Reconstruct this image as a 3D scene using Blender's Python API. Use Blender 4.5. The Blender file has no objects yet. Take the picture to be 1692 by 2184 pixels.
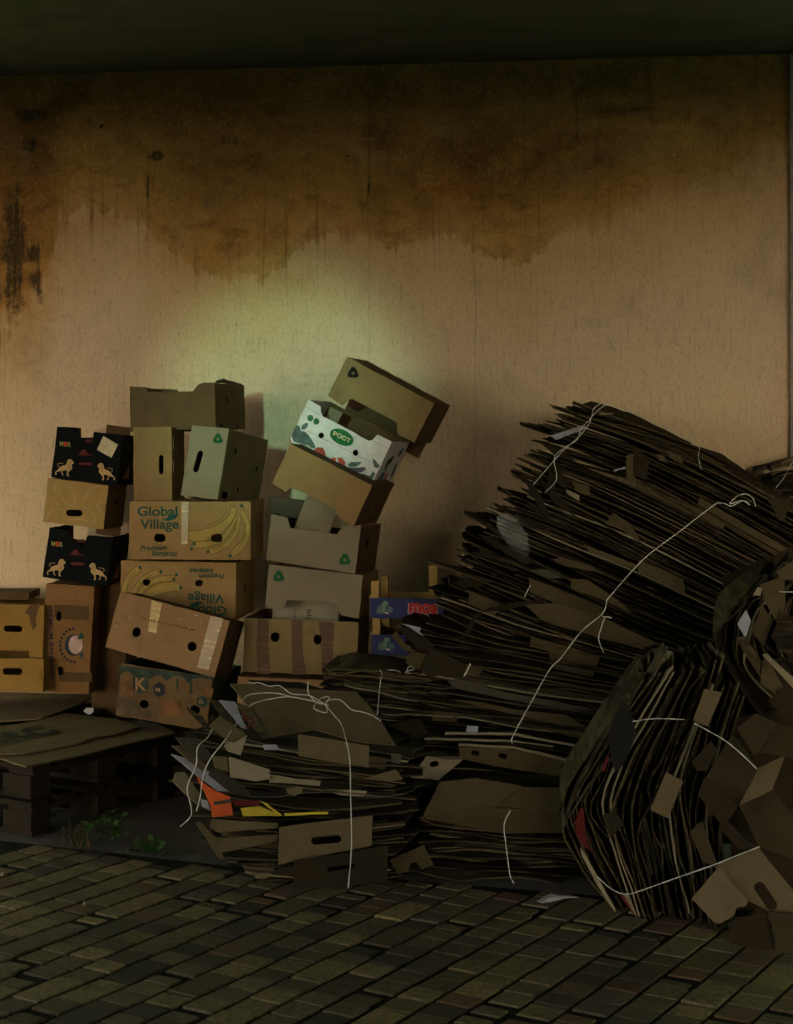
import bpy, bmesh, math, random
from mathutils import Vector, Matrix, noise as mnoise
from mathutils.geometry import tessellate_polygon
R = math.radians
scene = bpy.context.scene
COL = scene.collection
rng = random.Random(7)

# ------------------------------------------------------------------ survey of the place
F, CX, YH, EYE = 3400.0, 846.0, 960.0, 1.4      # focal length, optical axis, horizon (survey units), eye height (m)
def P(x, y, s):
    """point seen at survey position x, y where one metre measures s units"""
    return Vector(((x - CX) / s, F / s, EYE - (y - YH) / s))
def G(x, y, h=0.0):
    """point on the level plane of height h"""
    s = (y - YH) / (EYE - h)
    return P(x, y, s)
EYEV = Vector((0, 0, EYE))
def ray(x, y): return Vector(((x - CX) / F, 1.0, -(y - YH) / F))
def zoomed(ox, oy, k): return lambda x, y: (ox + k * x, oy + k * y)
R1 = zoomed(0, 719, .3643); R2 = zoomed(479.4, 719, .3238); R3 = zoomed(958.7, 787.5, .4335)
R4 = zoomed(0, 1164, .3643); R5 = zoomed(342, 1369.6, .3643); R6 = zoomed(787.5, 1369.6, .3238)
R7 = zoomed(1164, 1301, .3449); RU = zoomed(1438, 924.5, .2352); ZL = zoomed(95.9, 890.2, .1133)
ZP = zoomed(616.3, 821.8, .1619); ZK = zoomed(205.4, 1335.4, .2024); ZT = zoomed(445, 1232.6, .2024)
ZB = zoomed(0, 1198.4, .1821); ZC = zoomed(753, 1198, .1619); ZG = zoomed(0, 1369.6, .2428)
def MP(fn, pts): return [fn(*p) for p in pts]

# ------------------------------------------------------------------ object helpers
def tag(o, label=None, cat=None, group=None, kind=None):
    if label: o['label'] = label
    if cat: o['category'] = cat
    if group: o['group'] = group
    if kind: o['kind'] = kind
    return o
def empty(name, loc, rot=None):
    o = bpy.data.objects.new(name, None); COL.objects.link(o)
    o.empty_display_size = .05
    if rot is not None: o.matrix_world = Matrix.Translation(loc) @ rot.to_4x4()
    else: o.location = loc
    return o
def link(name, me, mat, parent=None):
    o = bpy.data.objects.new(name, me); COL.objects.link(o)
    if mat: me.materials.append(mat)
    if parent: o.parent = parent
    return o
def mesh(name, verts, faces, mat, parent=None, smooth=False, fix=True):
    me = bpy.data.meshes.new(name); me.from_pydata([tuple(v) for v in verts], [], faces)
    if fix:
        bm = bmesh.new(); bm.from_mesh(me); bmesh.ops.recalc_face_normals(bm, faces=bm.faces); bm.to_mesh(me); bm.free()
    if smooth:
        for p in me.polygons: p.use_smooth = True
    me.update()
    return link(name, me, mat, parent)
class MB:
    def __init__(s): s.v = []; s.f = []
    def box(s, o, x, y, z):
        """box spanned by three edge vectors from corner o"""
        b = len(s.v)
        for k in range(8): s.v.append(o + x * (k & 1) + y * (k >> 1 & 1) + z * (k >> 2 & 1))
        for q in ((0, 2, 3, 1), (4, 5, 7, 6), (0, 1, 5, 4), (1, 3, 7, 5), (3, 2, 6, 7), (2, 0, 4, 6)): s.f.append([b + i for i in q])
    def poly(s, pts, tris=None):
        b = len(s.v); s.v += pts
        if tris is None: tris = [t for t in tessellate_polygon([pts])]
        for t in tris: s.f.append([b + i for i in t])
    def done(s, name, mat, parent=None, fix=True, smooth=False): return mesh(name, s.v, s.f, mat, parent, smooth, fix)
def roughen(pts, amp, step=.035):
    out = []
    for i, p in enumerate(pts):
        q = pts[(i + 1) % len(pts)]; L = math.hypot(q[0] - p[0], q[1] - p[1]); n = max(1, int(L / step))
        for k in range(n):
            a = k / n; j = amp if k else amp * .6
            out.append((p[0] + (q[0] - p[0]) * a + rng.uniform(-j, j), p[1] + (q[1] - p[1]) * a + rng.uniform(-j, j)))
    return out
def plate(name, outer, holes, t, frame, mat, parent, amp=.0016, bend=0):
    """board of thickness t; frame = origin, u, v (outer face towards u x v)"""
    O, u, v = frame; n = u.cross(v).normalized()
    if amp: outer = roughen(outer, amp)
    loops = [outer] + holes
    pts = [p for l in loops for p in l]
    tris = tessellate_polygon([[Vector((x, y, 0)) for x, y in l] for l in loops])
    N = len(pts)
    def b(p): return n * (bend * math.sin(p[0] * 9 + 1) * math.sin(p[1] * 8 + .5)) if bend else Vector((0, 0, 0))
    vs = [O + u * p[0] + v * p[1] + b(p) for p in pts] + [O + u * p[0] + v * p[1] + b(p) - n * t for p in pts]
    fs = [list(tr) for tr in tris] + [[i + N for i in reversed(tr)] for tr in tris]
    k = 0
    for l in loops:
        m = len(l)
        for i in range(m): fs.append([k + i, k + (i + 1) % m, k + (i + 1) % m + N, k + i + N])
        k += m
    return mesh(name, vs, fs, mat, parent)
def slot(cx, cy, w, h, ang=0, n=6):
    r = min(w, h) / 2; out = []
    for i in range(4 * n):
        a = 2 * math.pi * (i + .5) / (4 * n); x, y = r * math.cos(a), r * math.sin(a)
        if w > h: x += math.copysign(w / 2 - r, x)
        else: y += math.copysign(h / 2 - r, y)
        out.append((cx + x * math.cos(ang) - y * math.sin(ang), cy + x * math.sin(ang) + y * math.cos(ang)))
    return out
def rect(x0, y0, x1, y1): return [(x0, y0), (x1, y0), (x1, y1), (x0, y1)]
def spline(pts, n=6):
    out = []
    for i in range(len(pts) - 1):
        p0 = pts[max(i - 1, 0)]; p1 = pts[i]; p2 = pts[i + 1]; p3 = pts[min(i + 2, len(pts) - 1)]
        for k in range(n):
            t = k / n
            out.append(.5 * ((2 * p1) + (p2 - p0) * t + (2 * p0 - 5 * p1 + 4 * p2 - p3) * t * t + (3 * p1 - p0 - 3 * p2 + p3) * t ** 3))
    out.append(pts[-1]); return out
def tube(name, pts, r, mat, parent=None, org=Vector((0, 0, 0)), sides=6, sm=5):
    pts = spline([Vector(p) for p in pts], sm) if sm > 1 else [Vector(p) for p in pts]
    vs, fs = [], []
    for i, p in enumerate(pts):
        t = (pts[min(i + 1, len(pts) - 1)] - pts[max(i - 1, 0)]).normalized()
        a = t.cross(Vector((0, 1, .2))); a = a.normalized() if a.length > 1e-4 else Vector((1, 0, 0)); b = t.cross(a)
        rr = r * (1 + .18 * math.sin(i * 1.7))
        for k in range(sides):
            w = 2 * math.pi * k / sides; vs.append(p - org + a * rr * math.cos(w) + b * rr * math.sin(w) * .8)
    for i in range(len(pts) - 1):
        for k in range(sides):
            fs.append([i * sides + k, i * sides + (k + 1) % sides, (i + 1) * sides + (k + 1) % sides, (i + 1) * sides + k])
    fs.append(list(range(sides))); fs.append([len(vs) - 1 - k for k in range(sides)])
    return mesh(name, vs, fs, mat, parent, True)

# ------------------------------------------------------------------ materials
class NT:
    def __init__(s, name):
        s.m = bpy.data.materials.new(name); s.m.use_nodes = True; s.t = s.m.node_tree; s.t.nodes.clear()
        s.out = s.t.nodes.new('ShaderNodeOutputMaterial'); s.b = s.n('ShaderNodeBsdfPrincipled')
        s.t.links.new(s.b.outputs[0], s.out.inputs[0])
    def n(s, ty, **kw):
        nd = s.t.nodes.new(ty)
        for k, v in kw.items(): setattr(nd, k, v)
        return nd
    def put(s, sock, v):
        if isinstance(v, bpy.types.NodeSocket): s.t.links.new(v, sock)
        elif v is not None:
            if isinstance(v, (tuple, list)) and len(v) == 3 and sock.type == 'RGBA': v = (*v, 1)
            sock.default_value = v
    def math(s, op, a, b=None, c=None, clamp=False):
        nd = s.n('ShaderNodeMath', operation=op, use_clamp=clamp); s.put(nd.inputs[0], a); s.put(nd.inputs[1], b)
        if c is not None: s.put(nd.inputs[2], c)
        return nd.outputs[0]
    def mix(s, f, a, b, mode='MIX'):
        nd = s.n('ShaderNodeMix', data_type='RGBA', blend_type=mode); s.put(nd.inputs[0], f); s.put(nd.inputs[6], a); s.put(nd.inputs[7], b)
        return nd.outputs[2]
    def coord(s, which='Object'): return s.n('ShaderNodeTexCoord').outputs[which]
    def scale(s, v, sc, off=None):
        nd = s.n('ShaderNodeMapping'); s.put(nd.inputs[0], v); nd.inputs['Scale'].default_value = sc
        if off is not None: s.put(nd.inputs['Location'], off)
        return nd.outputs[0]
    def noise(s, v, sc, det=4, rough=.55, dist=0):
        nd = s.n('ShaderNodeTexNoise'); s.put(nd.inputs['Vector'], v); nd.inputs['Scale'].default_value = sc
        nd.inputs['Detail'].default_value = det; nd.inputs['Roughness'].default_value = rough; nd.inputs['Distortion'].default_value = dist
        return nd.outputs[0]
    def ramp(s, v, a, b, lo=0., hi=1.):
        nd = s.n('ShaderNodeMapRange', interpolation_type='SMOOTHSTEP'); s.put(nd.inputs[0], v)
        for i, x in enumerate((a, b, lo, hi)): s.put(nd.inputs[1 + i], x)
        return nd.outputs[0]
    def attr(s, name): return s.n('ShaderNodeAttribute', attribute_name=name).outputs['Fac']
    def attrc(s, name): return s.n('ShaderNodeAttribute', attribute_name=name).outputs['Color']
    def bump(s, h, strength, dist=.002):
        nd = s.n('ShaderNodeBump'); s.put(nd.inputs['Height'], h); nd.inputs['Strength'].default_value = strength; nd.inputs['Distance'].default_value = dist
        s.t.links.new(nd.outputs[0], s.b.inputs['Normal'])
    def end(s, col, rough=.85, spec=.25):
        s.put(s.b.inputs['Base Color'], col); s.put(s.b.inputs['Roughness'], rough); s.b.inputs['Specular IOR Level'].default_value = spec
        return s.m
def card(name, col, var=.35, dirt=.35, hue=.0, grain='z', rough=.88):
    t = NT(name); co = t.coord(); rnd = t.n('ShaderNodeObjectInfo').outputs['Random']
    off = t.n('ShaderNodeCombineXYZ'); t.put(off.inputs[0], t.math('MULTIPLY', rnd, 37.)); t.put(off.inputs[2], t.math('MULTIPLY', rnd, 53.))
    v = t.scale(co, (1, 1, 1), off.outputs[0])
    big = t.noise(v, 4.5, 5, .6); fib = t.noise(t.scale(v, (30, 30, 160) if grain == 'x' else (160, 160, 30)), 2.2, 3, .6); spots = t.noise(v, 18, 5, .65)
    c = t.mix(t.math('MULTIPLY', rnd, var), col, tuple(x * y for x, y in zip(col, (.55, .5, .45))))
    c = t.mix(t.math('MULTIPLY', t.ramp(big, .48, .68), dirt), c, tuple(x * .5 for x in col))
    c = t.mix(t.math('MULTIPLY', t.ramp(big, .48, .3), dirt * .5), c, tuple(min(1, x * 1.25) for x in col))
    c = t.mix(t.math('MULTIPLY', t.ramp(spots, .55, .72), dirt * .8), c, tuple(x * .4 for x in col))
    scf = t.noise(t.scale(v, (9, 9, 2.2)), 3., 6, .75, .5); wm = t.noise(v, 1.9, 3, .5, .6)
    c = t.mix(t.math('MULTIPLY', t.ramp(scf, .56, .70), dirt * .9), c, tuple(x * .45 for x in col)); c = t.mix(t.math('MULTIPLY', t.ramp(scf, .42, .28), dirt * .6), c, tuple(min(1, x * 1.35) for x in col))
    c = t.mix(t.math('MULTIPLY', t.ramp(t.math('ABSOLUTE', t.math('SUBTRACT', wm, .5)), .05, .0), dirt * .55), c, tuple(x * .55 for x in col)); c = t.mix(t.math('MULTIPLY', t.ramp(wm, .5, .7), dirt * .5), c, tuple(x * .65 for x in col))
    c = t.mix(.25, c, t.mix(fib, tuple(x * .7 for x in col), tuple(min(1, x * 1.3) for x in col)))
    wv = t.n('ShaderNodeTexWave', wave_type='BANDS', bands_direction='X' if grain == 'z' else 'Z'); t.put(wv.inputs['Vector'], v); wv.inputs['Scale'].default_value = 46; wv.inputs['Distortion'].default_value = .6
    t.bump(t.math('ADD', t.math('MULTIPLY', wv.outputs['Fac'], .10), t.math('ADD', t.math('MULTIPLY', big, 5.0), t.math('MULTIPLY', spots, .6))), .55, .004)
    return t.end(c, rough, .2)
def sheet_card(name, bright, dark):  # random sheet tone carries lit edges and near-black gaps in its colour
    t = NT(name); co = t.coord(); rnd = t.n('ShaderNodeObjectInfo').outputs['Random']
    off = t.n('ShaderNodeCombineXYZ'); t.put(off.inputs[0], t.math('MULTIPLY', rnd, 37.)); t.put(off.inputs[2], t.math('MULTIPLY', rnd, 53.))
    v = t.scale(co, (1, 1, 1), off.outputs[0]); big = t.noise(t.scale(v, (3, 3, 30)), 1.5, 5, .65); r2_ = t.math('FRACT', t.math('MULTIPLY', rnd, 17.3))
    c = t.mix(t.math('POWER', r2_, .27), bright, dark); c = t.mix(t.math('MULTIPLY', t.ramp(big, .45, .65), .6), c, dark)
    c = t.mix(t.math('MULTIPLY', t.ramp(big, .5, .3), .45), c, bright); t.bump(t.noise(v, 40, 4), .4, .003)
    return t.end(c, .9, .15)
def plain(name, col, rough=.7, var=.25, spec=.3, metal=0):
    t = NT(name); v = t.coord(); nz = t.noise(v, 14, 5, .65)
    c = t.mix(t.ramp(nz, .35, .7), tuple(x * (1 - var) for x in col), tuple(min(1, x * (1 + var * .5)) for x in col))
    t.bump(t.noise(v, 60, 3), .25, .001)
    return t.end(c, rough, spec)
M = {}
M['tan'] = card('tan_cardboard', (0.310, 0.194, 0.083)); M['banana'] = card('banana_cardboard', (0.400, 0.256, 0.104), .1, .3)
M['ochre'] = card('ochre_cardboard', (0.320, 0.192, 0.048), .1, .3); M['fruit'] = card('yellow_cardboard', (0.416, 0.288, 0.104), .1, .25)
M['rust'] = card('rust_cardboard', (0.245, 0.136, 0.048), .1, .5); M['peach'] = card('peach_cardboard', (0.374, 0.223, 0.108), .1, .35)
M['grey'] = card('grey_cardboard', (0.272, 0.232, 0.152), .2, .25); M['pale'] = card('pale_cardboard', (0.368, 0.328, 0.240), .15, .25)
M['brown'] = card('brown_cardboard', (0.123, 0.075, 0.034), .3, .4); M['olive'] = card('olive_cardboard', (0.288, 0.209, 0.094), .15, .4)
M['kiwi'] = card('worn_cardboard', (0.196, 0.121, 0.052), .1, .75)
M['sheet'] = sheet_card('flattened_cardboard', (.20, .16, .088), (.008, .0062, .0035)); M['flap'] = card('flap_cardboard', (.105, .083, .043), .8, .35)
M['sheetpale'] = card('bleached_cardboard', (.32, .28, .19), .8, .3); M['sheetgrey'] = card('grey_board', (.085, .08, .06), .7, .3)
M['floorsheet'] = card('trodden_cardboard', (.20, .15, .085), .1, .45); M['paleflap'] = card('pale_flap_cardboard', (.175, .14, .08), .7, .4); M['dkflap'] = card('dark_flap_cardboard', (.060, .046, .024), .8, .4); M['dkbrown'] = card('dimmed_cardboard', (.032, .024, .012), .4, .4)  # flap tones repeat one card, paler for lit panels, darker for dim ones
M['black'] = plain('black_print', (.007, .009, .010), .85, .3, .08); M['white'] = plain('white_print', (.74, .74, .76), .5, .12)
M['green'] = plain('green_ink', (.01, .16, .045), .7); M['teal'] = plain('teal_ink', (.008, .10, .075), .7, .35)
M['blueink'] = plain('dark_blue_ink', (.012, .02, .05), .7); M['inkblack'] = plain('black_ink', (.012, .012, .012), .8)
M['gold'] = plain('gold_ink', (.55, .38, .16), .5, .15); M['red'] = plain('red_ink', (.50, .03, .02), .6); M['deepred'] = plain('faded_red_ink', (.09, .012, .010), .7)
M['yellowgreen'] = plain('lime_ink', (.30, .38, .10), .6); M['cream'] = plain('cream_ink', (.66, .60, .40), .6); M['leaf'] = plain('leaf_ink', (.10, .17, .17), .6, .5)
M['tomato'] = plain('tomato_ink', (.62, .10, .06), .6, .35); M['purple'] = plain('purple_ink', (.15, .12, .19), .6, .4); M['lilac'] = plain('lilac_ink', (.50, .42, .50), .6)
M['bananayellow'] = plain('banana_ink', (.46, .32, .09), .8, .15); M['whiteline'] = plain('pale_line_ink', (.60, .48, .28), .8)
M['bananaline'] = plain('olive_ink', (.11, .12, .02), .8); M['pinkwhite'] = plain('pink_ink', (.62, .45, .40), .7)
M['grime'] = plain('grime', (.15, .105, .055), .85, .45); M['ruststain'] = plain('rust_stain', (.24, .115, .04), .85, .45)
M['hex'] = plain('bottle_green_ink', (.045, .075, .055), .8, .5); M['hexblue'] = plain('slate_ink', (.035, .04, .055), .8, .4); M['brick'] = plain('brick_ink', (.22, .07, .03), .8, .5)
M['blue'] = plain('blue_print', (.012, .022, .13), .45, .25); M['mint'] = plain('mint_ink', (.16, .30, .20), .6, .4)
M['crayon'] = plain('dark_marker', (.016, .015, .02), .8)
def tape_mat(name, col, rough):
    t = NT(name); v = t.coord(); wr = t.noise(t.scale(v, (6, 6, 60)), 1.5, 5, .7)
    c = t.mix(t.ramp(wr, .52, .68), col, tuple(min(1, x * 1.9 + .02) for x in col)); t.bump(wr, .8, .003)
    return t.end(c, rough, .5)
M['tape'] = tape_mat('brown_tape', (.10, .045, .016), .5); M['cleartape'] = tape_mat('yellowed_tape', (.60, .44, .17), .35); M['paletape'] = tape_mat('frosted_tape', (.56, .44, .28), .4)
def wood(name, col):
    t = NT(name); v = t.coord(); rnd = t.n('ShaderNodeObjectInfo').outputs['Random']
    off = t.n('ShaderNodeCombineXYZ'); t.put(off.inputs[0], t.math('MULTIPLY', rnd, 9.))
    g = t.noise(t.scale(v, (5, 28, 28), off.outputs[0]), 2.5, 5, .6, .6); d = t.noise(v, 7, 5, .65)
    c = t.mix(g, tuple(x * .5 for x in col), col); c = t.mix(t.ramp(d, .5, .75), c, tuple(x * .35 for x in col)); t.bump(g, .5, .003)
    return t.end(c, .85, .2)
M['pallet'] = wood('weathered_wood', (.036, .027, .016)); M['crate'] = wood('pale_wood', (.56, .38, .13))
M['string'] = plain('white_twine', (.72, .73, .70), .45, .15, .5)
M['paper'] = plain('scrap_paper', (.60, .60, .64), .6); M['orange'] = plain('orange_card', (.70, .11, .02), .6, .2); M['yellow'] = plain('yellow_card', (.62, .50, .03), .6, .3)
M['bluegrey'] = plain('blue_grey_paper', (.40, .42, .52), .55, .25); M['redcard'] = plain('red_card', (.13, .006, .006), .7, .3); M['blackcard'] = plain('black_card', (.008, .008, .008), .8)
def film():
    t = NT('clear_film'); v = t.coord(); nz = t.noise(v, 14, 3, .6); t.bump(nz, .8, .02)
    t.put(t.b.inputs['Alpha'], t.ramp(t.noise(v, 9, 2, .5), .42, .70,   .05, .26)); return t.end((.68, .68, .72), .22, .6)
M['film'] = film()
def weedm():
    t = NT('weed_leaf'); nz = t.noise(t.coord(), 25, 3); rnd = t.n('ShaderNodeObjectInfo').outputs['Random']
    c = t.mix(nz, (.016, .055, .010), (.045, .115, .018)); t.b.inputs['Subsurface Weight'].default_value = 0
    return t.end(c, .6, .3)
M['weed'] = weedm(); M['dryweed'] = plain('dry_stalk', (.10, .085, .035), .8)

# ------------------------------------------------------------------ wall of the underpass
TH = math.atan(.115); WU = Vector((math.cos(TH), -math.sin(TH), 0)); WD = 7.22; CEIL = 3.145
def wall_at(x, y):
    k = (x - CX) / F; a = WD * k / (math.cos(TH) + k * math.sin(TH)); d = WD - a * math.sin(TH)
    return a, EYE - (y - YH) / F * d
def wall_px(a, z):
    X = a * math.cos(TH); d = WD - a * math.sin(TH)
    return CX + F * X / d, YH - (z - EYE) * F / d
EDGE = [(-900, 690), (0, 700), (60, 690), (105, 610), (128, 480), (190, 462), (250, 452), (300, 482), (345, 520), (390, 548), (430, 588), (480, 594), (555, 590), (600, 568), (640, 530), (690, 508), (740, 492), (790, 500), (830, 538), (875, 522), (925, 494), (965, 502), (1010, 535), (1050, 548), (1110, 560), (1170, 528), (1230, 500), (1300, 500), (1400, 445), (1500, 412), (1600, 372), (1692, 335), (2600, 250)]
def edge_y(x):
    for (a, b), (c, d) in zip(EDGE, EDGE[1:]):
        if x <= c: return b + (d - b) * max(0, (x - a)) / (c - a)
    return EDGE[-1][1]
DARK = [(1090, 350, 210, 75, 1.0), (1250, 330, 80, 60, .7), (900, 420, 150, 60, .5), (60, 330, 90, 220, .8), (500, 200, 260, 60, .6), (900, 215, 200, 70, .55), (1300, 170, 420, 55, .75), (200, 200, 230, 75, .8), (560, 330, 160, 80, .45), (800, 320, 30, 140, .5), (1600, 300, 110, 110, .5), (1330, 235, 100, 10, .8), (430, 420, 120, 70, .35), (620, 560, 40, 40, .1)]
PALE = [(935, 275, 30, 26, 1.), (1255, 262, 45, 18, .9), (1400, 330, 110, 60, .45), (1060, 225, 70, 35, .5), (240, 400, 110, 60, .35), (700, 245, 120, 14, .5), (380, 500, 22, 90, .4), (950, 400, 60, 12, .0)]
RUST = [(40, 540, 90, 260, .8), (960, 400, 75, 14, 1.), (200, 468, 60, 26, .8), (600, 590, 90, 28, .6), (450, 560, 60, 50, .6), (745, 495, 22, 26, .9), (330, 500, 26, 50, .7), (1000, 390, 260, 90, .5), (340, 195, 330, 60, .35), (900, 240, 90, 40, .3), (1500, 400, 200, 70, .35)]
MOLD = [(30, 420, 60, 260, .22), (100, 250, 70, 60, .25), (72, 540, 12, 20, .55), (78, 600, 10, 30, .5), (40, 470, 35, 150, .3), (75, 560, 25, 80, .3), (80, 640, 25, 50, .3), (66, 310, 14, 10, 1.), (335, 332, 20, 12, 1.), (318, 385, 8, 60, .45), (345, 400, 40, 40, .4), (500, 330, 60, 60, .25), (960, 572, 5, 8, 1.2), (740, 330, 22, 4, .9), (218, 268, 5, 7, 1.1), (70, 245, 40, 12, .5), (20, 620, 30, 180, .45), (942, 492, 8, 3, 1.0), (790, 400, 14, 130, .5), (560, 300, 140, 14, .35), (850, 310, 22, 60, .35)]
def gsum(L, x, y): return sum(a * math.exp(-((x - cx) / rx) ** 2 - ((y - cy) / ry) ** 2) for cx, cy, rx, ry, a in L)
def build_wall():
    xs = [-6.5, -5, -3.5, -2.6]; a = -2.1
    while a < 2.05: xs.append(a); a += .022
    xs += [2.3, 2.8, 3.6, 4.4, 5.4]
    zs = [0, .4, .8]; z = 1.1
    while z < CEIL + .0: zs.append(z); z += .018
    zs.append(CEIL + .15)
    nx, nz = len(xs), len(zs); vs, fs = [], []
    at = {k: [] for k in ('hb', 'dark', 'pale', 'rust', 'mold', 'soft')}
    for z in zs:
        for a in xs:
            vs.append(Vector((a, 0, z))); x, y = wall_px(a, z)
            at['hb'].append((edge_y(x) - y) / 100); at['dark'].append(gsum(DARK, x, y)); at['pale'].append(gsum(PALE, x, y)); at['rust'].append(gsum(RUST, x, y)); at['mold'].append(gsum(MOLD, x, y)); at['soft'].append(.07 + .60 * min(1, max(0, (x - 1150) / 260)) + .5 * min(1, max(0, (150 - x) / 60)))
    for j in range(nz - 1):
        for i in range(nx - 1): fs.append([j * nx + i, j * nx + i + 1, (j + 1) * nx + i + 1, (j + 1) * nx + i])
    b = len(vs)
    for z in (zs[0], zs[-1]):
        for a in (xs[0], xs[-1]): vs.append(Vector((a, .35, z)))
    fs += [[b + 1, b, b + 2, b + 3], [0] + [b, b + 1] + [i for i in range(nx - 1, 0, -1)],
           [(nz - 1) * nx + i for i in range(nx)] + [b + 3, b + 2], [j * nx for j in range(nz)] + [b + 2, b], [j * nx + nx - 1 for j in range(nz - 1, -1, -1)] + [b + 1, b + 3]]
    t = NT('stained_plaster'); co = t.coord()
    n1 = t.noise(co, 4.5, 7, .62); nf = t.noise(t.scale(co, (1, 1, .55)), 85, 5, .75); nst = t.noise(t.scale(co, (34, 34, 1.5)), 1., 5, .6); nbig = t.noise(co, 1.3, 4, .5); nmid = t.noise(co, 11, 6, .68)
    hb = t.attr('hb')
    e = t.math('ADD', hb, t.math('ADD', t.math('MULTIPLY', t.math('SUBTRACT', n1, .5), .9), t.math('ADD', t.math('MULTIPLY', t.math('SUBTRACT', nst, .5), .8), t.math('MULTIPLY', t.math('SUBTRACT', nmid, .5), .6))))
    m1 = t.math('ADD', t.math('MULTIPLY', t.ramp(e, -.02, t.attr('soft')), .68), t.math('MULTIPLY', t.ramp(e, .0, .9), .32)); m2 = t.ramp(t.math('ADD', e, t.math('MULTIPLY', t.math('SUBTRACT', nbig, .5), 2.5)), .5, 3.6); drip = t.ramp(nst, .55, .72)
    c = t.mix(t.ramp(nbig, .35, .65), (.74, .60, .385), (.70, .575, .41))
    c = t.mix(t.math('MULTIPLY', t.ramp(nmid, .5, .75), .28), c, (.40, .31, .21))
    halo = t.math('MULTIPLY', t.ramp(t.math('ADD', hb, t.math('MULTIPLY', t.math('SUBTRACT', n1, .5), 2.)), -2.6, .2), .55); c = t.mix(halo, c, (.56, .38, .13))
    c = t.mix(t.math('MULTIPLY', m1, .86), c, t.mix(t.ramp(nmid, .35, .65), (.40, .21, .030), (.55, .34, .070)))
    c = t.mix(t.math('MULTIPLY', m2, .62), c, (.17, .092, .016))
    c = t.mix(t.math('MULTIPLY', t.attr('pale'), t.ramp(n1, .3, .55, .15, .85)), c, (.40, .29, .11))
    dk = t.math('MULTIPLY', t.attr('dark'), t.ramp(t.math('ADD', t.math('MULTIPLY', n1, .6), t.math('MULTIPLY', nmid, .4)), .36, .6, .1, 1.), clamp=True)
    c = t.mix(t.math('MULTIPLY', dk, .88), c, (.070, .038, .008))
    c = t.mix(t.math('MULTIPLY', t.math('MULTIPLY', t.attr('rust'), t.ramp(nmid, .3, .65)), .65), c, (.42, .15, .025))
    c = t.mix(t.math('MULTIPLY', t.math('MULTIPLY', drip, t.ramp(hb, -1.6, .8)), .5), c, (.11, .065, .022))
    blot = t.noise(t.scale(co, (1, 1, 1.6)), 7, 8, .75, .8); c = t.mix(t.math('MULTIPLY', t.math('MULTIPLY', t.ramp(blot, .46, .68), m1), .55), c, (.10, .05, .012)); c = t.mix(t.math('MULTIPLY', t.math('MULTIPLY', t.ramp(blot, .48, .32), m1), .35), c, (.42, .29, .11))
    md = t.ramp(t.math('ADD', t.attr('mold'), t.math('MULTIPLY', t.math('SUBTRACT', t.math('MULTIPLY', t.math('ADD', nmid, nst), .5), .5), 2.4)), .38, .75)
    c = t.mix(t.math('MULTIPLY', t.math('MULTIPLY', md, t.math('MINIMUM', t.math('MULTIPLY', t.attr('mold'), 3.), 1.)), .88), c, (.028, .024, .012))
    sx = t.n('ShaderNodeSeparateXYZ'); t.put(sx.inputs[0], co); seam = None
    for px, w in ((10, .003), (124, .004), (352, .003), (788, .003), (1014, .004), (1680, .004)):
        a0 = wall_at(px, 600)[0]
        d = t.math('ABSOLUTE', t.math('SUBTRACT', t.math('ADD', sx.outputs[0], t.math('MULTIPLY', t.math('SUBTRACT', n1, .5), .02)), a0))
        l = t.math('MULTIPLY', t.ramp(d, w * 1.6, w * .3), t.ramp(t.noise(t.scale(co, (3, 3, 2.2)), 1.2, 3), .42, .62)); seam = l if seam is None else t.math('MAXIMUM', seam, l)
    c = t.mix(t.math('MULTIPLY', seam, .22), c, (.09, .06, .03))
    c = t.mix(t.math('MULTIPLY', t.ramp(nf, .50, .72), .52), c, (.22, .15, .075)); c = t.mix(t.math('MULTIPLY', t.ramp(nf, .48, .28), .42), c, (.80, .64, .45))
    smk = t.noise(co, 2.6, 8, .7, .4); c = t.mix(t.math('MULTIPLY', t.ramp(smk, .52, .72), .38), c, (.33, .25, .16)); fine = t.noise(t.scale(co, (70, 70, 6)), 1., 4, .7); c = t.mix(t.math('MULTIPLY', t.ramp(fine, .52, .72), .34), c, (.26, .17, .08))
    t.bump(t.math('ADD', t.math('ADD', nf, t.math('MULTIPLY', nmid, 1.5)), t.math('MULTIPLY', m1, .3)), .55, .006)
    w = mesh('underpass_wall', vs, fs, t.end(c, .9, .15), None, False, True)
    for k, L in at.items():
        A = w.data.attributes.new(k, 'FLOAT', 'POINT'); A.data.foreach_set('value', L + [0, 0, 0, 0])
    w.location = (0, WD, 0); w.rotation_euler = (0, 0, -TH)
    tag(w, 'long plaster wall behind the boxes with brown water stains running down from the ceiling', 'wall')
build_wall()
def concrete(name, col, streak):
    t = NT(name); v = t.coord(); n1 = t.noise(v, 2.5, 6, .65); n2 = t.noise(t.scale(v, streak), 1.6, 5, .65); nf = t.noise(v, 45, 4, .7)
    c = t.mix(n2, tuple(x * .55 for x in col), tuple(x * 1.45 for x in col)); c = t.mix(t.math('MULTIPLY', t.ramp(n1, .5, .7), .5), c, tuple(x * .5 for x in col))
    c = t.mix(t.math('MULTIPLY', t.ramp(nf, .5, .8), .4), c, tuple(x * .5 for x in col)); t.bump(t.math('ADD', n2, nf), .6, .006)
    return t.end(c, .9, .15)
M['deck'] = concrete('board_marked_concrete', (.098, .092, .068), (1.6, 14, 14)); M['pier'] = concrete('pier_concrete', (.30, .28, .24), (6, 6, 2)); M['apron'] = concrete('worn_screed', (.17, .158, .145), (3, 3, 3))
X3, Y3, Z3 = Vector((1, 0, 0)), Vector((0, 1, 0)), Vector((0, 0, 1))
DECK_FRONT = -2.3
rt = Matrix.Rotation(-TH, 3, 'Z')
b = MB(); b.box(Vector((-7, -9.8, CEIL)), X3 * 12.5, Y3 * 9.8 - Y3 * .012, Z3 * .5)
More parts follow.
